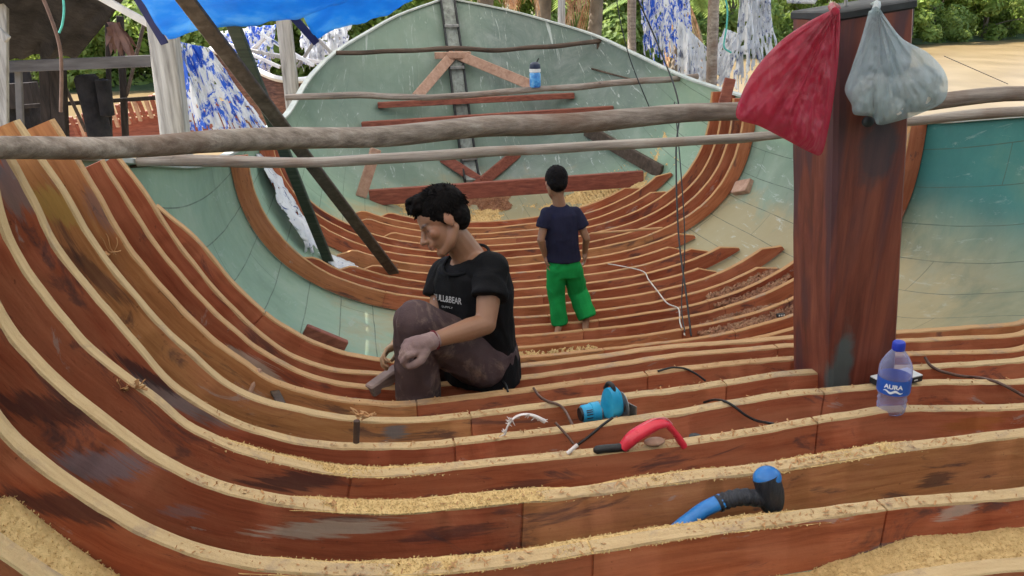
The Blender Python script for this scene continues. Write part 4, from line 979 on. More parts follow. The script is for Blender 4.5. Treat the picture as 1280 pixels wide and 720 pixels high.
V3 = -wR.normalized(); R3 = UZ.cross(V3).normalized(); U3 = V3.cross(R3)
dR = (-R3*.85-U3*.40-V3*.05).normalized(); nR = (-U3*.75+V3*.15+R3*.45)
hand_parts(b, wR, dR, nR, sgn=-1, curl=(30, 45, 35), size=.95)
dL = (-R3*.95-U3*.22-V3*.15).normalized(); nL = (-V3*.75-U3*.55)
hand_parts(b, wL, dL, nL, sgn=1, curl=(48, 60, 40), size=.95)
body = remesh(b, 'body', M['skin'], .0042, man, smooth=4)
tint(body, HC, f, u, r, KH, dusty=[(wR+dR*.09, .07)])
g_ = MB(); hand_parts(g_, wL, dL, nL, sgn=1, curl=(48, 60, 40), size=.97, grow=.0045); g_.caps([wL-dL*.012, wL+dL*.02], [.033, .034])
remesh(g_, 'glove', M['glove'], .0042, man, smooth=3, disp=fold_disp(.0012, 40, 3))
g_ = MB(); cw = wL+(eL-wL).normalized()*.012; g_.tube([cw, cw+(eL-wL).normalized()*.012], .0355, 18); g_.build('glove_cuff', M['cuff'], man, 60)
s_ = MB()
colA = Mp(560, 344, -.06); colB = Mp(604, 306, .05); cN = (colA+colB)/2; cX = (colB-colA)/2
s_.loft([(Mp(602, 470), Wv*.168, Nv*.138), (Mp(601, 448), Wv*.166, Nv*.136), (Mp(599, 425), Wv*.156, Nv*.126), (Mp(595, 390), Wv*.165, Nv*.122), (Mp(591, 358), Wv*.182, Nv*.120), (Mp(591, 338), Wv*.155, Nv*.108), (cN+UZ*-.012, Wv*.085, cX*.98)])
s_.caps([sL, sR], [.060, .060]); s_.caps([cN-UZ*.04, sL], [.050, .062]); s_.caps([cN-UZ*.04, sR], [.05, .06])
hemL = Mp(611, 372, -.20); hemR = Mp(549, 372, .12)
s_.caps([sL, sL.lerp(hemL, .5)], [.060, .061]); s_.tube([sL.lerp(hemL, t_) for t_ in (0, .3, .6, .85, 1.0)], [.058, .060, .063, .066, .068], 20); s_.tube([sR.lerp(hemR, t_) for t_ in (0, .3, .6, .85, 1.0)], [.06, .062, .064, .066, .067], 20)
shirt = remesh(s_, 'tshirt', M['shirt'], .006, man, smooth=5, disp=fold_disp(.010, 8, 1, (1, 1, .6)))
cb = MB(); ring = [cN+UZ*.0+Wv*.083*cos(a)+cX*.97*sin(a) for a in np.linspace(0, 2*pi, 30)]; cb.tube(ring, .006, 8, caps=False); cb.build('collar', M['shirt'], man, 60)
p_ = MB()
p_.caps([hipL, hipL.lerp(knL, .5), knL], [.105, .098, .083]); p_.caps([knL, knL.lerp(anL, .35)], [.083, .080]); p_.tube([knL.lerp(anL, t_) for t_ in (.1, .4, .7, 1)], [.079, .080, .081, .082], 20)
p_.caps([hipR, hipR.lerp(knR, .5), knR], [.10, .09, .078]); p_.caps([knR, anR], [.075, .06])
p_.loft([(Mp(600, 474, .0), Wv*.13, Nv*.10), (Mp(600, 455), Wv*.165, Nv*.13), (Mp(602, 430), Wv*.155, Nv*.12)])
p_.ell(Mp(598, 460, -.02), (Wv*.13, Nv*.075, UZ*.075))
remesh(p_, 'trousers', M['trouser'], .006, man, smooth=4, disp=fold_disp(.010, 9, 4, (1, 1, .8)))
h_ = MB(); Lc = lambda a, b_, c: HC+f*a*KH+r*b_*KH+u*c*KH
h_.ell(Lc(-.020, 0, .052), (f*.098*KH, r*.083*KH, u*.088*KH), nu=30, nv=20); h_.ell(Lc(-.055, 0, .005), (f*.055*KH, r*.074*KH, u*.072*KH)); h_.ell(Lc(.045, 0, .105), (f*.055*KH, r*.055*KH, u*.035*KH))
for s2 in (-1, 1): h_.ell(Lc(.004, s2*.068, .022), (f*.02*KH, r*.010*KH, u*.04*KH)); 
rnd = random.Random(9)
for k in range(26):
    b0 = rnd.uniform(-.055, .055); P = Lc(.055+rnd.uniform(-.01, .015), b0, .105+rnd.uniform(-.02, .02)); Q = P+(f*rnd.uniform(.018, .040)-u*rnd.uniform(.005, .035)+r*rnd.uniform(-.010, .010)); h_.caps([P, P.lerp(Q, .5)+u*.006, Q], [.014, .009, .0035], n=8)
remesh(h_, 'hair', M['hair'], .0042, man, smooth=1, disp=fold_disp(.0035, 45, 8))
h_ = MB(); hair_tufts(h_, HC, f, u, r, KH, 1800, 4, ln=.015); h_.build('hair_strands', M['hair'], man, 0)
# chest lettering follows the cloth
def cloth_text(txt, p0, p1, hpx, target, mat, parent, name='chest_lettering', off=.002, bold=.0):
    cu = bpy.data.curves.new('t', 'FONT'); cu.body = txt; cu.size = 1; cu.offset = bold; o = bpy.data.objects.new('t', cu); COL.objects.link(o)
    dg = bpy.context.evaluated_depsgraph_get(); me = bpy.data.meshes.new_from_object(o.evaluated_get(dg)); bpy.data.objects.remove(o)
    bm = bmesh.new(); bm.from_mesh(me); bmesh.ops.triangulate(bm, faces=bm.faces); 
    bmesh.ops.subdivide_edges(bm, edges=bm.edges, cuts=1)
    xs_ = [v.co.x for v in bm.verts]; ys_ = [v.co.y for v in bm.verts]; x0, x1 = min(xs_), max(xs_); y0, y1 = min(ys_), max(ys_)
    dg = bpy.context.evaluated_depsgraph_get(); bv = BVHTree.FromObject(target, dg)
    for v in bm.verts:
        a = (v.co.x-x0)/(x1-x0); c = (v.co.y-y0)/(y1-y0)-.5
        px = p0[0]+(p1[0]-p0[0])*a; py = p0[1]+(p1[1]-p0[1])*a-c*hpx
        h = bv.ray_cast(Vector((0, 0, 0)), ray(px, py).normalized()); P = h[0] if h[0] else at(px, py, 2.7); v.co = P-ray(px, py).normalized()*off
    bm.to_mesh(me); bm.free(); me.materials.clear(); me.materials.append(mat); o = bpy.data.objects.new(name, me); COL.objects.link(o); o.parent = parent; o.matrix_parent_inverse = Matrix.Translation(-Vector(parent.location)); return o
bpy.context.view_layer.update()
M['print'] = simple('faded_white_print', (.62, .62, .62), (.40, .40, .42), .8, 30, .1)
try:
    cloth_text('PULL&BEAR', (542, 371), (577, 377), 8, shirt, M['print'], man, bold=.02); cloth_text('SUPPLY', (552, 383), (566, 385), 2.4, shirt, M['print'], man)
except Exception as e: print('TEXT', e)
# ---- the boy, seen from behind
def Bp(px, py, dd=0.0): return at(px, py, 5.35+dd)
boy = empty('person', Bp(706, 405)); bpy.context.view_layer.update()
tag(boy, 'barefoot boy in navy T-shirt and green trousers walking away over the floor timbers', 'person')
HB2 = Bp(695, 229); fb, ub, rb = frame(HB2, (-.30, -.30, -.90), (-.05, .95, -.30)); KB = .93
V3 = -HB2.normalized(); R3 = UZ.cross(V3).normalized(); U3 = V3.cross(R3); D3 = (R3.cross(UZ)).normalized()
b = MB(); head_parts(b, HB2, fb, ub, rb, KB)
b.caps([Bp(700, 262), Bp(698, 250), Bp(696, 240)], [.050, .046, .048])
b.loft([(Bp(704, 330), R3*.105, D3*.07), (Bp(702, 305), R3*.10, D3*.07), (Bp(701, 282), R3*.115, D3*.075), (Bp(700, 266), R3*.115, D3*.06), (Bp(700, 258), R3*.05, D3*.04)])
bsL = Bp(683, 267); bsR = Bp(719, 266); beL = Bp(676, 300, -.05); bwL = Bp(682, 321, .02); beR = Bp(733, 298, -.04); bwR = Bp(731, 316, .05)
b.caps([bsL, bsR], [.038, .038]); b.caps([bsL, beL], [.036, .028]); b.caps([beL, bwL], [.029, .021]); b.caps([bsR, beR], [.036, .028]); b.caps([beR, bwR], [.029, .021])
hL = Bp(695, 336); kL_ = Bp(695, 368, .02); aL = Bp(699, 401, -.01); hR = Bp(715, 336); kR = Bp(722, 364, .05); aR = Bp(734, 395, -.04)
for h, k_, a in ((hL, kL_, aL), (hR, kR, aR)): b.caps([h, k_], [.062, .045]); b.caps([k_, k_.lerp(a, .3), a], [.045, .043, .026])
b.caps([aL, aL-UZ*.035+D3*.0, ], [.027, .026]); b.caps([aL-UZ*.038, aL-UZ*.045+D3*.07-R3*.01, aL-UZ*.05+D3*.13-R3*.02], [.027, .026, .018])
b.caps([aR, aR-UZ*.045-R3*.01], [.026, .026]); b.caps([aR-UZ*.04-R3*.01, aR-UZ*.07+D3*.05-R3*.015, aR-UZ*.075+D3*.11-R3*.02], [.026, .026, .018])
for sg, a_ in ((1, aL-UZ*.05+D3*.13-R3*.02), (-1, aR-UZ*.075+D3*.11-R3*.02)):
    for q in range(5): b.caps([a_+R3*(q-2)*.011*sg, a_+R3*(q-2)*.013*sg+D3*(.028-.004*q)], [.008 if q else .010, .007])
hand_parts(b, bwL, (-UZ*.9+R3*.25+D3*.2), D3*.3+R3*.8, sgn=1, curl=(15, 20, 15), size=.72); hand_parts(b, bwR, (-UZ*.95+D3*.25), -R3*.9+D3*.2, sgn=-1, curl=(25, 35, 25), size=.72)
body = remesh(b, 'body', M['skin'], .0055, boy, smooth=3); tint(body, HB2, fb, ub, rb, KB)
s_ = MB(); s_.loft([(Bp(704, 325), R3*.133, D3*.098), (Bp(703, 308), R3*.122, D3*.092), (Bp(701, 284), R3*.128, D3*.09), (Bp(700, 268), R3*.125, D3*.075), (Bp(699, 256), R3*.06, D3*.05)])
s_.caps([bsL, bsR], [.046, .046]); hl = Bp(678, 285, -.02); hr = Bp(728, 284, -.02)
s_.tube([bsL.lerp(hl, t_) for t_ in (0, .4, .8, 1)], [.046, .05, .053, .054], 16); s_.tube([bsR.lerp(hr, t_) for t_ in (0, .4, .8, 1)], [.046, .05, .053, .054], 16)
remesh(s_, 'tshirt', M['navyshirt'], .0065, boy, smooth=4, disp=fold_disp(.006, 9, 21, (1, 1, .5)))
p_ = MB(); p_.loft([(Bp(704, 345), R3*.115, D3*.08), (Bp(704, 333), R3*.125, D3*.09), (Bp(703, 318), R3*.118, D3*.085)])
p_.caps([hL, kL_], [.072, .066]); p_.tube([kL_.lerp(aL, t_) for t_ in (-.1, .2, .5, .8, 1.12)], [.068, .067, .066, .065, .062], 18)
p_.caps([hR, kR], [.078, .072]); p_.tube([kR.lerp(aR, t_) for t_ in (-.1, .2, .5, .8, 1.05)], [.074, .075, .075, .074, .072], 18)
remesh(p_, 'trousers', M['green'], .0065, boy, smooth=3, disp=fold_disp(.010, 9, 31, (1, 1, .55)))
h_ = MB(); Lc = lambda a, b_, c: HB2+fb*a*KB+rb*b_*KB+ub*c*KB
h_.ell(Lc(-.018, 0, .040), (fb*.105*KB, rb*.088*KB, ub*.096*KB), nu=30, nv=20); h_.ell(Lc(-.045, 0, -.012), (fb*.066*KB, rb*.078*KB, ub*.070*KB)); h_.ell(Lc(-.03, 0, .01), (fb*.08*KB, rb*.085*KB, ub*.08*KB))
remesh(h_, 'hair', M['hair'], .005, boy, smooth=2, disp=fold_disp(.003, 45, 8)); h_ = MB(); hair_tufts(h_, HB2, fb, ub, rb, KB, 900, 6, ln=.010); h_.build('hair_strands', M['hair'], boy, 0)
# ------------------------------------------------------------------ plastic bags on the post
def plastic(name, col, trans, rough=.3, tl=.4, dark=None):
    m, t, b = nm(name); g = G(t); v = g.coord('Object'); c = g.ramp(g.noise(v, 5, 6, .6, .5), [(.3, tuple(x*.8 for x in col)), (.7, col)])
    c = g.mix(g.math('MULTIPLY', g.ramp(g.noise(g.coord('Object', (1.5, 1.5, .6)), 6, 7, .7, 1.5), [(.5, 0), (.68, 1)]), .5), c, tuple(min(.9, x*.75+.22) for x in col))
    t.links.new(c, b.inputs['Base Color']); b.inputs['Roughness'].default_value = rough; b.inputs['Specular IOR Level'].default_value = .9; b.inputs['Coat Weight'].default_value = .5; b.inputs['Coat Roughness'].default_value = .12
    tr = g.n('ShaderNodeBsdfTranslucent'); t.links.new(c, tr.inputs[0]); mx = g.n('ShaderNodeMixShader'); mx.inputs[0].default_value = tl
    tp = g.n('ShaderNodeBsdfTransparent'); mx2 = g.n('ShaderNodeMixShader'); mx2.inputs[0].default_value = trans
    t.links.new(b.outputs[0], mx.inputs[1]); t.links.new(tr.outputs[0], mx.inputs[2]); t.links.new(mx.outputs[0], mx2.inputs[1]); t.links.new(tp.outputs[0], mx2.inputs[2])
    t.links.new(mx2.outputs[0], t.nodes['Material Output'].inputs[0])
    h = g.noise(g.coord('Object', (1.6, 1.6, .45)), 13, 7, .65, 2.4); g.bump(h, 1.0, .030, b); return m
def bag(outline, s, knot, thick, mat, name, label, cat='plastic bag', fold=.012, n_ang=14, seed=0, parent=None, mid=None):
    ol = spline([at(x, y, s) for x, y in outline]+[at(*outline[0], s)], 11)[:-1]; n = len(ol)
    cx = sum((p for p in ol), Vector())/n; K = at(*knot, s)
    if mid: cx = at(*mid, s)
    nd = cx.normalized(); V = []; F_ = []; NR_ = 34
    H = max((p-K).length for p in ol)
    for side in (-1, 1):
        for j in range(NR_+1):
            q = j/NR_; q2 = sin(q*pi/2)
            for i, P in enumerate(ol):
                B = cx.lerp(P, q2); dk = min(1, (B-K).length/(H*.8)); a = atan2((B-K).dot(LX), -(B-K).z)
                T = thick*sqrt(max(0, 1-q2*q2))**.85*(.18+.82*dk)
                w = fold*(noise.noise(Vector((a*n_ang, dk*1.4, seed+side)))+.6*noise.noise(Vector((a*n_ang*2.3, dk*3, seed+4+side)))+.9*(.35-abs(noise.noise(B*15+Vector((seed, 0, 0)))))+.5*(.3-abs(noise.noise(B*34+Vector((seed, 3, 0))))))*(1-q2**6)
                V.append(B+nd*(side*(T)+w*1.0))
    L_ = (NR_+1)*n
    for sd_ in (0, 1):
        for j in range(NR_):
            for i in range(n):
                a = sd_*L_+j*n+i; b_ = sd_*L_+j*n+(i+1) % n; f_ = (a, a+n, b_+n, b_); F_.append(f_ if sd_ else f_[::-1])
    bm = bmesh.new(); vs = [bm.verts.new(v) for v in V]
    for f_ in F_: 
        try: bm.faces.new([vs[i] for i in f_])
        except ValueError: pass
    bmesh.ops.remove_doubles(bm, verts=bm.verts, dist=.0006); me = bpy.data.meshes.new(name); bm.to_mesh(me); bm.free(); me.materials.append(mat); me.shade_smooth()
    o = bpy.data.objects.new(name, me); COL.objects.link(o)
    if parent: o.parent = parent; o.matrix_parent_inverse = Matrix.Translation(-Vector(parent.location))
    if label: tag(o, label, cat)
    return o
redbag = bag([(1044, 12), (1050, 14), (1049, 60), (1044, 110), (1036, 158), (1027, 192), (1012, 190), (985, 176), (950, 158), (921, 147), (927, 118), (945, 85), (975, 52), (1006, 30), (1032, 16)], 2.13, (1044, 12), .075, plastic('red_plastic', (.72, .045, .12), .08, .24, .5), 'plastic_bag', 'crumpled translucent red plastic bag hanging on the left side of the post top', n_ang=9, seed=3, mid=(1000, 115), fold=.022)
mb = MB(); mb.tube(spline([at(1044, 14, 2.12), at(1040, 8, 2.2), at(1046, 11, 2.3)], 5), [.012]*11, 8, jit=.3); q = mb.build('handles', redbag.data.materials[0], None, 60); q.parent = redbag
wb = empty('plastic_bag', at(1120, 100, 2.12)); bpy.context.view_layer.update(); tag(wb, 'bluish white plastic bag with pale things inside hanging right of the post top', 'plastic bag')
bag([(1086, 14), (1098, 10), (1106, 20), (1128, 48), (1160, 66), (1180, 88), (1185, 108), (1178, 128), (1150, 142), (1120, 152), (1098, 156), (1090, 146), (1068, 143), (1064, 130), (1056, 112), (1064, 86), (1076, 50)], 2.12, (1096, 12), .085, plastic('white_plastic', (.62, .76, .84), .42, .22, .35), 'bag_film', None, n_ang=9, seed=7, parent=wb, mid=(1118, 100), fold=.020)
M['crumple'] = simple('pale_crumpled_stuff', (.72, .66, .62), (.46, .38, .35), .8, 22, 1.0, .02, c3=(.80, .78, .77))
for (px, py, rx, rz) in ((1091, 117, .056, .052), (1148, 110, .070, .060), (1112, 134, .040, .034)):
    c = at(px, py, 2.125); g2 = MB(); g2.ell(c, (LX*rx, AX*.045, UZ*rz), nu=24, nv=16)
    for i, v in enumerate(g2.v): g2.v[i] = c+(v-c)*(1+.28*noise.noise(v*28)+.22*(.4-abs(noise.noise(v*60))))
    g2.build('contents', M['crumple'], wb, 70)
mb = MB(); mb.tube(spline([at(1094, 14, 2.12), at(1096, 6, 2.2), at(1090, 9, 2.3)], 5), [.012]*11, 8, jit=.3); mb.build('handles', plastic('white_plastic_knot', (.66, .74, .78), .1), wb, 60)
mb = MB(); mb.ell(at(1085, 152, 2.2), (LX*.02, AX*.015, UZ*.018)); tag(mb.build('cloth_scrap', M['rubber']), 'dark scrap peeping out below the white bag', 'scrap')
# ------------------------------------------------------------------ tools and small things
M['bluep'] = simple('blue_tool_paint', (.015, .33, .60), (.010, .24, .48), .42, 20, .15, .002, .5, c3=(.03, .40, .66))
M['blueh'] = simple('blue_handle_plastic', (.02, .22, .60), (.012, .13, .42), .38, 12, .3, .003, .5)
M['redp'] = simple('red_tool_plastic', (.72, .035, .07), (.55, .02, .04), .33, 20, .1, .002, .5)
M['blackp'] = simple('black_tool_plastic', (.022, .022, .025), (.011, .011, .012), .5, 20, .2)
M['tape'] = simple('black_wrapped_tape', (.035, .037, .05), (.012, .012, .018), .42, 14, .8, .006, .4, stretch=(6, 1, 1))
M['whitep'] = simple('white_plastic_thing', (.78, .74, .74), (.6, .52, .5), .5, 20, .3)
RBV = []; RBF = []
for o_ in boat.children:
    if o_.name.startswith('rib'):
        b0 = len(RBV); RBV += [v.co.copy() for v in o_.data.vertices]; RBF += [tuple(i+b0 for i in p.vertices) for p in o_.data.polygons]
RB = BVHTree.FromPolygons(RBV, RBF)
def onr(px, py, off=.010):
    h = RB.ray_cast(Vector((0, 0, 0)), ray(px, py).normalized())[0] or hit(px, py); return h-h.normalized()*off
def onrs(ps, off=.010):
    px_ = []
    for (x0, y0), (x1, y1) in zip(ps, ps[1:]):
        n = max(1, int(math.hypot(x1-x0, y1-y0)/2.5)); px_ += [(x0+(x1-x0)*k/n, y0+(y1-y0)*k/n) for k in range(n)]
    px_.append(ps[-1]); D = [onr(x, y, off).length for x, y in px_]; n = len(D); w = 4
    D = [min(D[max(0, i-w):i+w+1]) for i in range(n)]; 
    for _ in range(2): D = [sum(D[max(0, i-3):i+4])/len(D[max(0, i-3):i+4]) for i in range(n)]
    xs2 = [p[0] for p in px_]; ys2 = [p[1] for p in px_]
    for _ in range(3):
        xs2 = [xs2[0]]+[(a+b+c)/3 for a, b, c in zip(xs2, xs2[1:], xs2[2:])]+[xs2[-1]]; ys2 = [ys2[0]]+[(a+b+c)/3 for a, b, c in zip(ys2, ys2[1:], ys2[2:])]+[ys2[-1]]
    return [ray(x, y).normalized()*d for x, y, d in zip(xs2, ys2, D)]
# circular saw lying between two ribs
def vb(P): V3 = -Vector(P).normalized(); R3 = UZ.cross(V3).normalized(); return R3, V3.cross(R3), V3
c = at(742, 515, 2.24); saw = empty('circular_saw', c); bpy.context.view_layer.update(); R3, U3, V3 = vb(c)
tag(saw, 'small bright blue electric saw standing between two ribs right of the man', 'power saw')
ax = (LX*.97+AX*.1).normalized(); pxm = 1/395
mb = MB(); mb.lathe([(0, -.046), (.026, -.045), (.030, -.040), (.031, -.012), (.034, -.010), (.034, .020), (.029, .024), (.029, .055), (0, .056)], c, ax); mb.build('motor_housing', M['bluep'], saw, 40)
for k_ in range(5):
    a_ = radians(-60+k_*22); o_ = (-AX*cos(a_)+UZ*sin(a_+.6)).normalized(); mb = MB(); mb.box(c+ax*-.022+o_*.0312, ax*.011, ax.cross(o_)*.0016, o_*.0012, ch=0); mb.build('vent_slot', M['blackp'], saw, 0)
mb = MB(); mb.lathe([(.0345, .018), (.0352, .020), (.0345, .022)], c, ax); mb.build('joint_ring', M['metal'], saw, 40)
mb = MB(); mb.lathe([(0, -.052), (.022, -.052), (.025, -.048), (.025, -.044), (0, -.044)], c, ax); mb.build('end_cap', M['blackp'], saw, 40)
gd = at(765, 510, 2.20); V = []; F_ = []; prof_ = []
fwd_ = (-AX*.75+LX*.35+UZ*.0).normalized()
for a in np.linspace(0, 2*pi, 30)[:-1]:
    prof_.append((.052*cos(a), (.078 if sin(a) > 0 else .035)*sin(a)))
mb = MB(); rings = []
for off, k in ((-.021, .8), (-.018, 1), (.012, 1), (.021, .86)): rings.append([gd+ax*off+fwd_*x*k*.62+UZ*(y*k) for x, y in prof_])
n = len(prof_); V = [p for q in rings for p in q]; F_ = [(i*n+k, i*n+(k+1) % n, (i+1)*n+(k+1) % n, (i+1)*n+k) for i in range(3) for k in range(n)]+[tuple(range(n-1, -1, -1)), tuple(range(3*n, 4*n))]
mb.add(V, F_); mb.build('blade_guard', M['bluep'], saw, 40)
mb = MB(); mb.tube(spline([gd+UZ*.060+fwd_*.01, gd+UZ*.083+fwd_*.0, gd+UZ*.084-fwd_*.02, gd+UZ*.06-fwd_*.035], 5), .008, 10); mb.build('handle', M['blackp'], saw, 50)
mb = MB(); mb.lathe([(0, -.0012), (.05, -.001), (.05, .001), (0, .0012)], gd+ax*.040, ax); mb.build('blade', M['metal'], saw, 40)
mb = MB(); mb.box(gd+ax*.052-UZ*.01, ax*.0015, fwd_*.05, UZ*.026, ch=.001); mb.build('base_plate', M['metal'], saw, 40)
mb = MB(); mb.lathe([(0, .0), (.012, 0), (.012, .008), (0, .01)], gd+ax*.022+fwd_*.015, ax); mb.build('knob', M['blackp'], saw, 40)
cable('power_cord', onrs([(766, 522), (752, 532), (742, 541), (732, 549), (722, 556)]), .0045, M['rope_b'], None, parent=saw)
cable('plug_end', onrs([(722, 556), (716, 561), (709, 567)]), .006, M['whitep'], None, parent=saw)
# red tool
c = at(800, 545, 1.93); rt_ = empty('power_tool', c); bpy.context.view_layer.update(); tag(rt_, 'bright red bent tool handle with black nose sticking up between two ribs', 'power tool')
pts = [at(*p, 1.93) for p in ((778, 560), (792, 546), (808, 536), (821, 530), (832, 530), (840, 537), (847, 546), (854, 557))]
mb = MB(); mb.tube(spline(pts, 6), list(np.interp(np.linspace(0, 1, 43), [0, .1, .35, .5, .58, .75, 1], [.019, .026, .025, .021, .016, .013, .017])), 14, flat=.75); mb.build('handle', M['redp'], rt_, 70)
mb = MB(); mb.tube(spline([p+UZ*.019 for p in pts[:6]], 5), .0022, 6); mb.build('seam_trim', simple('pink_trim', (.75, .25, .28), None, .4), rt_, 60)
mb = MB(); mb.tube(spline([at(742, 563, 1.93), at(756, 561, 1.93), at(770, 560, 1.93), at(784, 558, 1.93)], 4), [.006]+[.013]*10+[.016]*2, 12); mb.build('nose', M['blackp'], rt_, 60)
mb = MB(); mb.ell(at(818, 552, 1.93), (LX*.034, AX*.02, UZ*.012)); mb.build('trigger_guard', M['tanplank'], rt_, 60)
mb = MB(); mb.lathe([(0, -.012), (.018, -.012), (.022, -.004), (.02, .008), (0, .012)], at(869, 548, 1.99), UZ); tag(mb.build('black_knob', M['blackp'], smooth=50), 'small black round cap lying right of the red tool handle', 'cap')
mb = MB(); rnd = random.Random(2); P = at(729, 568, 1.96)
for k in range(14): d = Vector((rnd.uniform(-1, 1), rnd.uniform(-1, 1), rnd.uniform(0, .6))); mb.box(P+LX*rnd.uniform(-.018, .02)+UZ*.004, d.normalized()*.009, d.orthogonal().normalized()*.004, UZ*.0015)
tag(mb.build('paper_scrap', M['whitep'], smooth=0), 'tiny torn white scrap on the rib left of the black tool nose', 'scrap')
# hammer
hs = 1.63; hm = empty('hammer', at(905, 640, hs)); bpy.context.view_layer.update(); tag(hm, 'hammer with bright blue handle and head wrapped in black tape leaning on a rib', 'hammer')
Hh = lambda x, y, d=0: at(x, y, hs+d)
pts = spline([Hh(836, 668, -.02), Hh(856, 654), Hh(880, 637), Hh(903, 626)], 5)
mb = MB(); mb.tube(pts, list(np.interp(np.linspace(0, 1, len(pts)), [0, .35, 1], [.017, .022, .024])), 12, flat=.75); mb.build('handle', M['blueh'], hm, 70)
pts = spline([Hh(897, 630), Hh(912, 624), Hh(930, 621), Hh(950, 623)], 6)
mb = MB(); mb.tube(pts, [.0235+.0022*sin(i*2.1) for i in range(len(pts))], 14, jit=.12); mb.build('taped_neck', M['tape'], hm, 70)
pts = spline([Hh(957, 596, .01), Hh(962, 610), Hh(964, 626), Hh(960, 638)], 5)
mb = MB(); mb.tube(pts, list(np.interp(np.linspace(0, 1, len(pts)), [0, .4, .75, 1], [.036, .037, .034, .020])), 16, jit=.10); mb.build('taped_head', M['tape'], hm, 70)
mb = MB(); c = Hh(959, 598, .01); up_ = (Hh(957, 586, .01)-Hh(961, 606, .01)).normalized(); mb.lathe([(.037, -.006), (.0385, 0), (.037, .010), (.029, .021), (.014, .028), (0, .030)], c, up_); mb.build('blue_cap', M['blueh'], hm, 60)
mb = MB(); mb.tube([Hh(973, 626, -.01), Hh(974, 644, -.01)], [.003, .0015], 8); mb.build('steel_tip', M['metal'], hm, 60)
# water bottle
bb = at(1113, 514, 1.95); bt = empty('water_bottle', bb); bpy.context.view_layer.update(); tag(bt, 'clear plastic water bottle with blue cap and blue AURA label standing before the post', 'bottle')
m, t, b = nm('clear_bottle_plastic'); g = G(t); b.inputs['Base Color'].default_value = (.50, .52, .80, 1); b.inputs['Roughness'].default_value = .08; b.inputs['Specular IOR Level'].default_value = .8; b.inputs['Metallic'].default_value = 0
tp = g.n('ShaderNodeBsdfTransparent'); tp.inputs[0].default_value = (.80, .82, .97, 1); mx = g.n('ShaderNodeMixShader')
lw = g.n('ShaderNodeLayerWeight'); lw.inputs[0].default_value = .35; fr2 = g.math('SUBTRACT', .88, g.math('MULTIPLY', lw.outputs['Facing'], .62)); t.links.new(fr2, mx.inputs[0])
t.links.new(b.outputs[0], mx.inputs[1]); t.links.new(tp.outputs[0], mx.inputs[2]); t.links.new(mx.outputs[0], t.nodes['Material Output'].inputs[0]); g.bump(g.noise(g.coord('Object'), 35, 4, .5, 1.5), .35, .004, b)
R_ = .050; Hb = .245; upv = (UZ-LX*.035).normalized()
X0 = (-bb).normalized(); X0 = (X0-upv*X0.dot(upv)).normalized()
pr = [(0, .004), (.03, .002), (.040, .004), (.044, .012), (.043, .022), (.0455, .030), (.042, .040), (.0455, .050), (.042, .060), (.046, .070), (R_, .078), (R_, .080), (R_-.002, .085), (R_-.002, .128), (R_, .132), (R_, .150), (R_-.001, .165), (.044, .180), (.034, .200), (.022, .217), (.015, .226), (.0145, .236), (.0165, .238)]
mb = MB(); mb.lathe(pr, bb, upv, n=36, X=X0); mb.build('bottle_body', m, bt, 50)
mb = MB(); mb.lathe([(R_+.0005, .080), (R_+.0005, .131)], bb, upv, n=40, X=X0); mb.build('label', simple('blue_bottle_label', (.02, .11, .50), (.015, .075, .40), .4, 10, .1), bt, 50)
mb = MB(); mb.lathe([(.0185, .222), (.0195, .224), (.0195, .245), (.0165, .250), (0, .251)], bb, upv, n=30); mb.build('cap', simple('blue_cap_plastic', (.02, .05, .48), (.012, .03, .35), .4, 20, .1), bt, 40)
def cyl_text(txt, w_, h_, z0, mat, parent, R, bold=.02, off=.0012, ang0=0.0):
    cu = bpy.data.curves.new('t', 'FONT'); cu.body = txt; cu.size = 1; cu.offset = bold; o = bpy.data.objects.new('t', cu); COL.objects.link(o)
    dg = bpy.context.evaluated_depsgraph_get(); me = bpy.data.meshes.new_from_object(o.evaluated_get(dg)); bpy.data.objects.remove(o)
    bm = bmesh.new(); bm.from_mesh(me); bmesh.ops.triangulate(bm, faces=bm.faces); bmesh.ops.subdivide_edges(bm, edges=bm.edges, cuts=1)
    xs_ = [v.co.x for v in bm.verts]; ys_ = [v.co.y for v in bm.verts]; x0, x1 = min(xs_), max(xs_); y0, y1 = min(ys_), max(ys_); Y0 = upv.cross(X0)
    for v in bm.verts:
        a = ((v.co.x-x0)/(x1-x0)-.5)*w_/R+ang0; z = z0+((v.co.y-y0)/(y1-y0))*h_; v.co = bb+upv*z+(X0*cos(a)+Y0*sin(a))*(R+off)
    bm.to_mesh(me); bm.free(); me.materials.clear(); me.materials.append(mat); o = bpy.data.objects.new('label_lettering', me); COL.objects.link(o); o.parent = parent; o.matrix_parent_inverse = Matrix.Translation(-Vector(parent.location))
wt = simple('white_ink', (.85, .87, .92), (.8, .82, .88), .5)
cyl_text('AURA', .056, .016, .104, wt, bt, R_+.001, .035)
Y0 = upv.cross(X0)
for sg, z0 in ((0, .094),):
    V = []; F_ = []
    for i in range(33):
        x = -.030+.060*i/32; a = x/(R_+.001); zc = .094+.0035*sin(x*210); th_ = .0045*max(.12, cos(x/.030*1.45))
        for q in (-1, 1): V.append(bb+upv*(zc+q*th_)+(X0*cos(a)+Y0*sin(a))*(R_+.0022))
    F_ = [(2*i, 2*i+2, 2*i+3, 2*i+1) for i in range(32)]
    mesh('label_wave', V, F_, wt, bt, smooth=60)
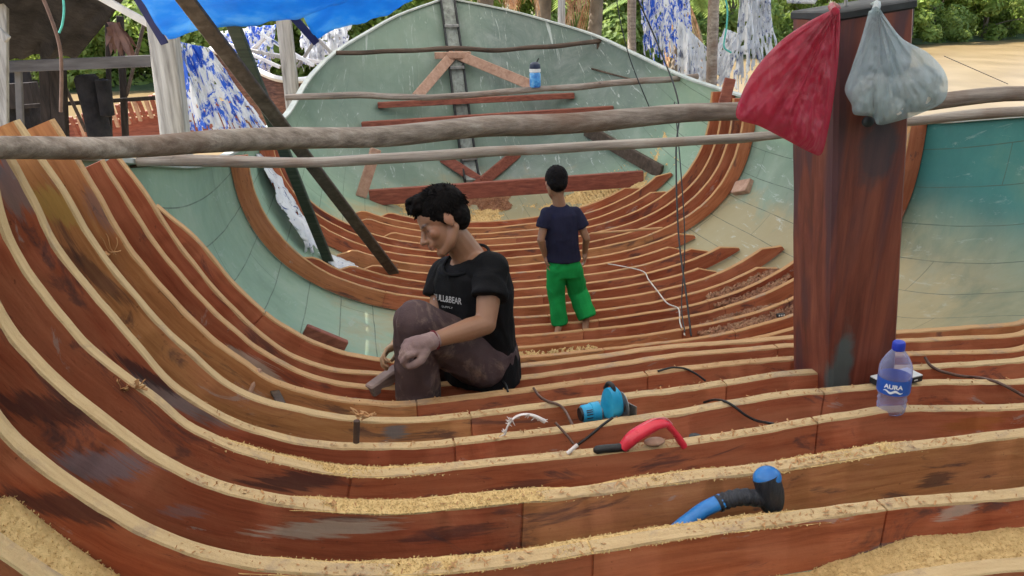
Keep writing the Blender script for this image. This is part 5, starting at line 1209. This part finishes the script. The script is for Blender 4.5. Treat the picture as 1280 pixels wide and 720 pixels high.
# flat box / power bank behind it
P = at(1119, 480, 2.14)+UZ*.012; bx = empty('flat_box', P); bpy.context.view_layer.update(); tag(bx, 'flat white-topped black box lying on a rib behind the water bottle', 'box')
ex = (LX*.985+AX*.17).normalized(); ey = UZ.cross(ex); 
mb = MB(); mb.box(P+UZ*.008, ex*.088, ey*.035, UZ*.011, ch=.002); mb.build('case', M['blackp'], bx, 40)
mb = MB(); mb.box(P+UZ*.0205, ex*.087, ey*.034, UZ*.0022, ch=.001); mb.build('lid', M['white'], bx, 40)
mb = MB(); mb.box(P+UZ*.008+ex*.055-ey*.0356, ex*.008, ey*.0008, UZ*.002); mb.build('socket', M['white'], bx, 0)
cable('cable', onrs([(1156, 446), (1161, 456), (1175, 464), (1200, 470), (1225, 472), (1245, 477), (1262, 485), (1278, 494)])+[at(1310, 508, 2.05)], .0058, M['rope_brown'], 'brown-grey cable lying over the ribs at the right behind the bottle', 'cable')
cable('cable', onrs([(880, 503), (893, 499), (906, 501), (918, 508), (930, 518), (945, 526), (968, 530)]), .0045, M['rope_b'], 'thin black cable arching over a rib left of the post foot', 'cable')
cable('cable', onrs([(822, 464), (840, 459), (856, 460), (870, 467), (882, 476)]), .0042, M['rope_b'], 'short black cable loop on the ribs behind the blue saw', 'cable')
cable('brown_cord', onrs([(667, 485), (673, 495), (684, 502), (698, 505), (706, 512), (711, 522), (716, 532)]), .0050, M['rope_brown'], 'pinkish brown cord winding over two ribs left of the blue saw', 'cord')
cable('brown_cord', onrs([(694, 528), (703, 538), (711, 547), (717, 555)]), .0042, M['rope_brown'], 'short dark brown cord end below the winding brown cord', 'cord')
cable('cable_loop', onrs([(608, 481), (618, 480), (627, 474), (632, 479), (635, 490)]), .0045, M['rope_b'], 'small black cable loop beside the trouser seat of the man', 'cable')
pts = spline([at(*p, 2.10) for p in ((631, 543), (636, 530), (645, 521), (656, 518), (668, 520), (680, 526))], 6)
mb = MB(); mb.tube(pts, list(np.interp(np.linspace(0, 1, len(pts)), [0, .6, .85, 1], [.006, .007, .011, .014])), 8, jit=.5, flat=.5)
rnd = random.Random(4)
for k in range(26): i = rnd.randrange(len(pts)); d = Vector((rnd.uniform(-1, 1), rnd.uniform(-.5, .5), rnd.uniform(-.6, .8))).normalized(); mb.tube([pts[i], pts[i]+d*rnd.uniform(.01, .022)], [.003, .001], 4)
tag(mb.build('plastic_strap', M['whitep'], smooth=50), 'frayed whitish plastic strip curling over a rib left of the blue saw', 'strap')
# drink bottle on the pole
P = at(669, 109, 8.98); db = empty('drink_bottle', P); bpy.context.view_layer.update(); tag(db, 'small blue drink bottle with dark lid standing on the crooked pole at the bow', 'bottle')
k_ = 10.0/960
mb = MB(); mb.lathe([(0, 0), (5.6*k_, 0), (6.2*k_, 2*k_), (6.3*k_, 14*k_), (5.6*k_, 16*k_)], P, UZ); mb.build('bottle_body', simple('blue_drink_bottle', (.06, .28, .62), (.02, .10, .42), .3, 14, .05, c3=(.35, .55, .75)), db, 50)
mb = MB(); mb.lathe([(5.6*k_, 16*k_), (6.4*k_, 16.5*k_), (6.4*k_, 19.5*k_), (5.4*k_, 20*k_)], P, UZ); mb.build('white_collar', M['white'], db, 40)
mb = MB(); mb.lathe([(5.8*k_, 20*k_), (6.1*k_, 21*k_), (5.6*k_, 25*k_), (3*k_, 27*k_), (0, 27*k_)], P, UZ); mb.build('lid', simple('navy_lid', (.02, .03, .07), None, .4), db, 40)
mb = MB(); mb.tube(spline([P+UZ*26*k_+LX*2*k_, P+UZ*29*k_+LX*3*k_, P+UZ*31*k_+LX*4.5*k_], 4), .8*k_, 8); mb.build('spout', M['blackp'], db, 60)
# cord and batten on the forward floor timbers
def on_timbers(px, py, up=.15):
    h = hit(px, py); return at_z(px, py, h.z+up) if h else at(px, py, 6)
cable('cord', [on_timbers(*p) for p in ((760, 330), (773, 332), (803, 339), (811, 350), (822, 364), (834, 379), (848, 386), (850, 403), (856, 419))], .006, M['rope_w'], 'pale cord trailing over the floor timbers to the right of the boy', 'cord')
single('thin_batten', on_timbers(738, 292, .16), on_timbers(828, 285, .2), .03, .02, M['edge'], 'thin pale batten lying level across the floor timbers right of the boy', 'batten')
P = on_timbers(976, 394, .17); mb = MB(); mb.box(P, LX*.03, AX*.012, UZ*.012, 0, .002)
for q in (-1, 0, 1): mb.box(P+LX*q*.018-AX*.013+UZ*.003, LX*.005, AX*.001, UZ*.005, 1)
tag(mb.build('socket_strip', [M['blackp'], M['white']], smooth=0), 'tiny black strip with white spots among shavings left of the post', 'socket strip')
# wood shavings
def curl(mb, P, d, L_, rnd, w=.006):
    d = Vector(d).normalized(); pts = []; X = d.orthogonal().normalized(); Y = d.cross(X); ph = rnd.uniform(0, 6)
    for i in range(9): t = i/8; pts.append(P+d*L_*t+(X*cos(ph+t*4)+Y*sin(ph+t*4))*L_*.16*t)
    mb.tube(pts, list(np.linspace(w*.6, w, 9)), 6, flat=.25)
def shavings(name, px, s, n, L_, label, seed, spread=.02, mat='edge'):
    rnd = random.Random(seed); mb = MB(); c = at(*px, s)
    for k in range(n): curl(mb, c+Vector((rnd.uniform(-spread, spread), rnd.uniform(-.01, .01), rnd.uniform(0, .01))), (rnd.uniform(-1, 1.2), rnd.uniform(-.5, .1), rnd.uniform(-.1, 1)), L_*rnd.uniform(.6, 1.2), rnd)
    return tag(mb.build(name, M[mat], smooth=60), label, 'wood shavings')
shavings('wood_shavings', (136, 320), 2.50, 11, .06, 'bunch of pale curled shavings caught on a left rib edge', 1)
shavings('wood_shavings', (448, 522), 2.30, 12, .035, 'few tan curled shavings beside the rusty steel peg', 2, .04)
shavings('wood_shavings', (160, 488), 1.93, 16, .028, 'small clump of crumbly shavings on the third left rib', 3, .03)
# sawdust
def grains(mb, P, rnd, size=.004, flat=.5):
    d = Vector((rnd.uniform(-1, 1), rnd.uniform(-1, 1), rnd.uniform(-.5, .5))).normalized(); X = d.orthogonal(); s_ = size*rnd.uniform(.5, 1.4)
    mb.add([P+d*s_, P-d*s_*.5+X*s_*.8, P-d*s_*.5-X*s_*.7, P+Vector((0, 0, s_*.9*flat))], [(0, 1, 3), (1, 2, 3), (2, 0, 3)])
def dust_strip(s0, s1, ua, ub, zf, h, label, seed, ng=3000, res=.008, cov=.0):
    rnd = random.Random(seed); nx = int((ub-ua)/res); ny = max(4, int((s1-s0)/res)); V = []; F_ = []; mb = MB(); Z = {}
    for j in range(ny+1):
        for i in range(nx+1):
            uu = ua+(ub-ua)*i/nx; ss = s0+(s1-s0)*j/ny; e = sin(pi*j/ny)**.5
            q = Vector((uu*7, ss*9, seed)); a = noise.noise(q)+.5*noise.noise(q*3)+.3*noise.noise(q*9)
            ed = min(1, min(i, nx-i)*res/.14); z = zf(uu, ss)-.003+h*(e*(.6+cov)*ed+a*.9*(.3+.7*e))-(.012 if h < .015 else .04)*(1-ed)**2-(.010*max(0, noise.noise(Vector((uu*3.1, seed*3.3, 1)))*1.6) if h < .015 else 0)
            V.append(S(ss+.004*noise.noise(q*4), uu, z))
    for j in range(ny):
        for i in range(nx): a = j*(nx+1)+i; F_.append((a, a+1, a+nx+2, a+nx+1))
    mb.add(V, F_)
    for _ in range(ng):
        v = V[rnd.randrange(len(V))]
        if rnd.random() > min(1, .15+min(suz(v)[1]-ua, ub-suz(v)[1])/.15): continue
        grains(mb, v+Vector((rnd.uniform(-.004, .004), rnd.uniform(-.004, .004), rnd.uniform(-.001, .002))), rnd, .003)
    o = mb.build('sawdust', M['dust'], smooth=40); return tag(o, label, 'sawdust', kind='stuff')
TOP = {}
for k, px in NEAR.items():
    s = 1.52+.2*(k-1); tr = smooth2(resample(trace(px, s), .03)[0], 4); TOP[k] = ([q[0] for q in tr], [q[1] for q in tr])
def ztop(k):
    return lambda uu, ss: float(np.interp(uu, TOP[k][0], TOP[k][1]))
dust_strip(1.52, 1.585, -1.85, -.35, ztop(1), .004, 'pale sawdust lying along the top of the nearest full rib', 1, 3000)
dust_strip(1.72, 1.785, -1.75, -1.0, ztop(2), .005, 'pale sawdust heaped along the left half of the second rib top', 2, 1800)
dust_strip(1.72, 1.78, -.95, .1, ztop(2), .003, 'thin sawdust on the right half of the second rib top', 3, 2400)
dust_strip(1.92, 1.98, -1.95, -1.3, ztop(3), .0035, 'sawdust along the curve of the third rib top', 4, 2000)
zf = lambda uu, ss: float(np.interp(uu, TOP[1][0], TOP[1][1]))-.105-.2*max(0, -.1-uu)-.25*(1.5-ss)
dust_strip(1.22, 1.518, -.5, .7, zf, .020, 'heap of yellow sawdust in the gap at the bottom right corner', 5, 12000)
zf = lambda uu, ss: float(np.interp(uu, TOP[1][0], TOP[1][1]))-.155
dust_strip(1.36, 1.518, -2.45, -1.70, zf, .030, 'clump of sawdust in the gap at the bottom left corner', 6, 4000)
rnd = random.Random(77); mb = MB()
for _ in range(2600):
    k = rnd.choice((1, 1, 2, 2, 3, 3, 4, 5, 6)); uu = rnd.uniform(-2.0, 1.2); ss = 1.52+.2*(k-1)+rnd.uniform(.002, .04); g_n = noise.noise(Vector((uu*2.1, k*3.3, 2)))
    if g_n < rnd.uniform(-.5, .4) or uu > TOP[k][0][-1]: continue
    P = S(ss, uu, ztop(k)(uu, ss)+.002); d = Vector((rnd.uniform(-1, 1), rnd.uniform(-1, 1), rnd.uniform(0, .4))).normalized(); L_ = rnd.uniform(.002, .008); w_ = UZ.cross(d).normalized()*L_*.35
    mb.add([P-d*L_-w_, P-d*L_+w_, P+d*L_+w_+UZ*.001, P+d*L_-w_+UZ*.002], [(0, 1, 2, 3)])
tag(mb.build('wood_chips', M['edge'], smooth=0), 'loose pale chips scattered over the tops of the nearest ribs', 'wood chips', kind='stuff')
dust_strip(1.355, 1.518, -1.35, .95, lambda uu, ss: -1.43, .012, 'dull sawdust lying deep in the gap behind the nearest rib', 8, 3000)
# dust and chips around the foot of the stem
def floor_heap(c_px, rx, ry, h, label, seed, mat, ng=2500, gs=.014):
    rnd = random.Random(seed); c = hit(*c_px); V = []; F_ = []; n = 46
    for j in range(n+1):
        for i in range(n+1):
            x = (i/n*2-1); y = (j/n*2-1); P = c+LX*x*rx+AX*y*ry; hh = HB.ray_cast(P+UZ*2, Vector((0, 0, -1)))[0]
            z = (hh.z if hh else c.z); rr_ = sqrt(x*x+y*y); q = P*3.2+Vector((seed, 0, 0)); a = noise.noise(q)+.6*noise.noise(q*2.7)+.3*noise.noise(q*7)
            V.append(Vector((P.x, P.y, z+h*(max(0, 1-rr_**2)*1.1+a*.9-.25)-.01)))
    for j in range(n):
        for i in range(n): a = j*(n+1)+i; F_.append((a, a+1, a+n+2, a+n+1))
    mb = MB(); mb.add(V, F_)
    for _ in range(ng): grains(mb, V[rnd.randrange(len(V))]+Vector((0, 0, .004)), rnd, gs)
    return tag(mb.build('sawdust', mat, smooth=40), label, 'sawdust', kind='stuff')
M['chips'] = simple('red_brown_chips', (.34, .16, .09), (.19, .08, .045), .9, 9, .9, .03, c3=(.48, .28, .16))
floor_heap((560, 268), .75, .5, .06, 'yellow sawdust spread left of the stem foot', 11, M['dust'])
floor_heap((745, 250), .9, .45, .05, 'yellow sawdust spread right of the stem foot behind the boy', 12, M['dust'])
floor_heap((606, 250), .35, .45, .10, 'red-brown wood chips piled at the foot of the stem', 13, M['chips'])
def chips_on(px, py, rx, ry, n, label, seed, mat, up=.15, gs=.03):
    rnd = random.Random(seed); mb = MB(); c = on_timbers(px, py, up)
    for _ in range(n):
        a = rnd.uniform(0, 6.28); q = sqrt(rnd.random()); P = c+LX*cos(a)*q*rx+AX*sin(a)*q*ry; hh = HB.ray_cast(P+UZ*2, Vector((0, 0, -1)))[0]
        if hh: grains(mb, Vector((P.x, P.y, hh.z+up*rnd.uniform(.75, 1.0))), rnd, gs)
    return tag(mb.build('wood_chips', mat, smooth=0), label, 'wood chips', kind='stuff')
chips_on(940, 400, .42, .25, 1800, 'brown shavings lying between floor timbers left of the post', 21, M['chips'], .12, .018)
chips_on(935, 352, .35, .2, 900, 'brown shavings on the right ends of the floor timbers', 22, M['chips'], .12, .022)
chips_on(660, 448, .5, .12, 500, 'pale shavings scattered on the timbers right of the man', 23, M['dust'], .12, .012)
# hanging scrap at the top right, tarp corner
sheet('roof_scrap', [at(975, -18, 3.0), at(1035, -18, 3.0), at(1018, 5, 3.0), at(985, 4, 3.0)], M['tatter2'], 'grey corner of plastic sheet hanging at the top edge left of the post', 'plastic sheet', fold=.01, nu=12, nv=8)
EXPO=1.6
# ------------------------------------------------------------------ light, sky, camera
w = bpy.data.worlds.new('World'); SC.world = w; w.use_nodes = True
nt = w.node_tree; sky = nt.nodes.new('ShaderNodeTexSky'); sky.sky_type = 'NISHITA'; sky.sun_disc = False
SUN_EL = radians(52); SUN_AZ = radians(-70)      # azimuth from +Y towards +X
sky.sun_elevation = SUN_EL; sky.sun_rotation = SUN_AZ; sky.air_density = 1.2; sky.dust_density = 2.5
nt.links.new(sky.outputs[0], nt.nodes['Background'].inputs[0]); nt.nodes['Background'].inputs[1].default_value = .15
sl = bpy.data.lights.new('sun', 'SUN'); sl.energy = 5.0; sl.angle = radians(.6); sl.color = (1, .95, .87)
so = bpy.data.objects.new('sun', sl); COL.objects.link(so)
sd = Vector((sin(SUN_AZ)*cos(SUN_EL), cos(SUN_AZ)*cos(SUN_EL), sin(SUN_EL)))
so.rotation_euler = (-sd).to_track_quat('-Z', 'Y').to_euler(); so.location = (-6, 2, 9)
cd = bpy.data.cameras.new('camera'); co = bpy.data.objects.new('camera', cd); COL.objects.link(co); SC.camera = co
cd.sensor_width = 36; cd.lens = F/1280*36; cd.clip_start = .05; cd.clip_end = 2000
fwd = Vector((0, cos(PITCH), -sin(PITCH))); up0 = Vector((0, sin(PITCH), cos(PITCH))); rt0 = Vector((1, 0, 0))
# picture axes rolled so that world verticals lean left by ROLL
rt = rt0*cos(ROLL)-up0*sin(ROLL); up = rt0*sin(ROLL)+up0*cos(ROLL)
co.matrix_world = Matrix((( rt.x, up.x, -fwd.x, 0), (rt.y, up.y, -fwd.y, 0), (rt.z, up.z, -fwd.z, 0), (0, 0, 0, 1)))
SC.view_settings.view_transform = 'Standard'; SC.view_settings.look = 'None'; SC.view_settings.exposure = EXPO
SC.cycles.use_denoising = True; SC.cycles.max_bounces = 8; SC.cycles.diffuse_bounces = 4; SC.cycles.transparent_max_bounces = 12
SC.cycles.sample_clamp_indirect = 6
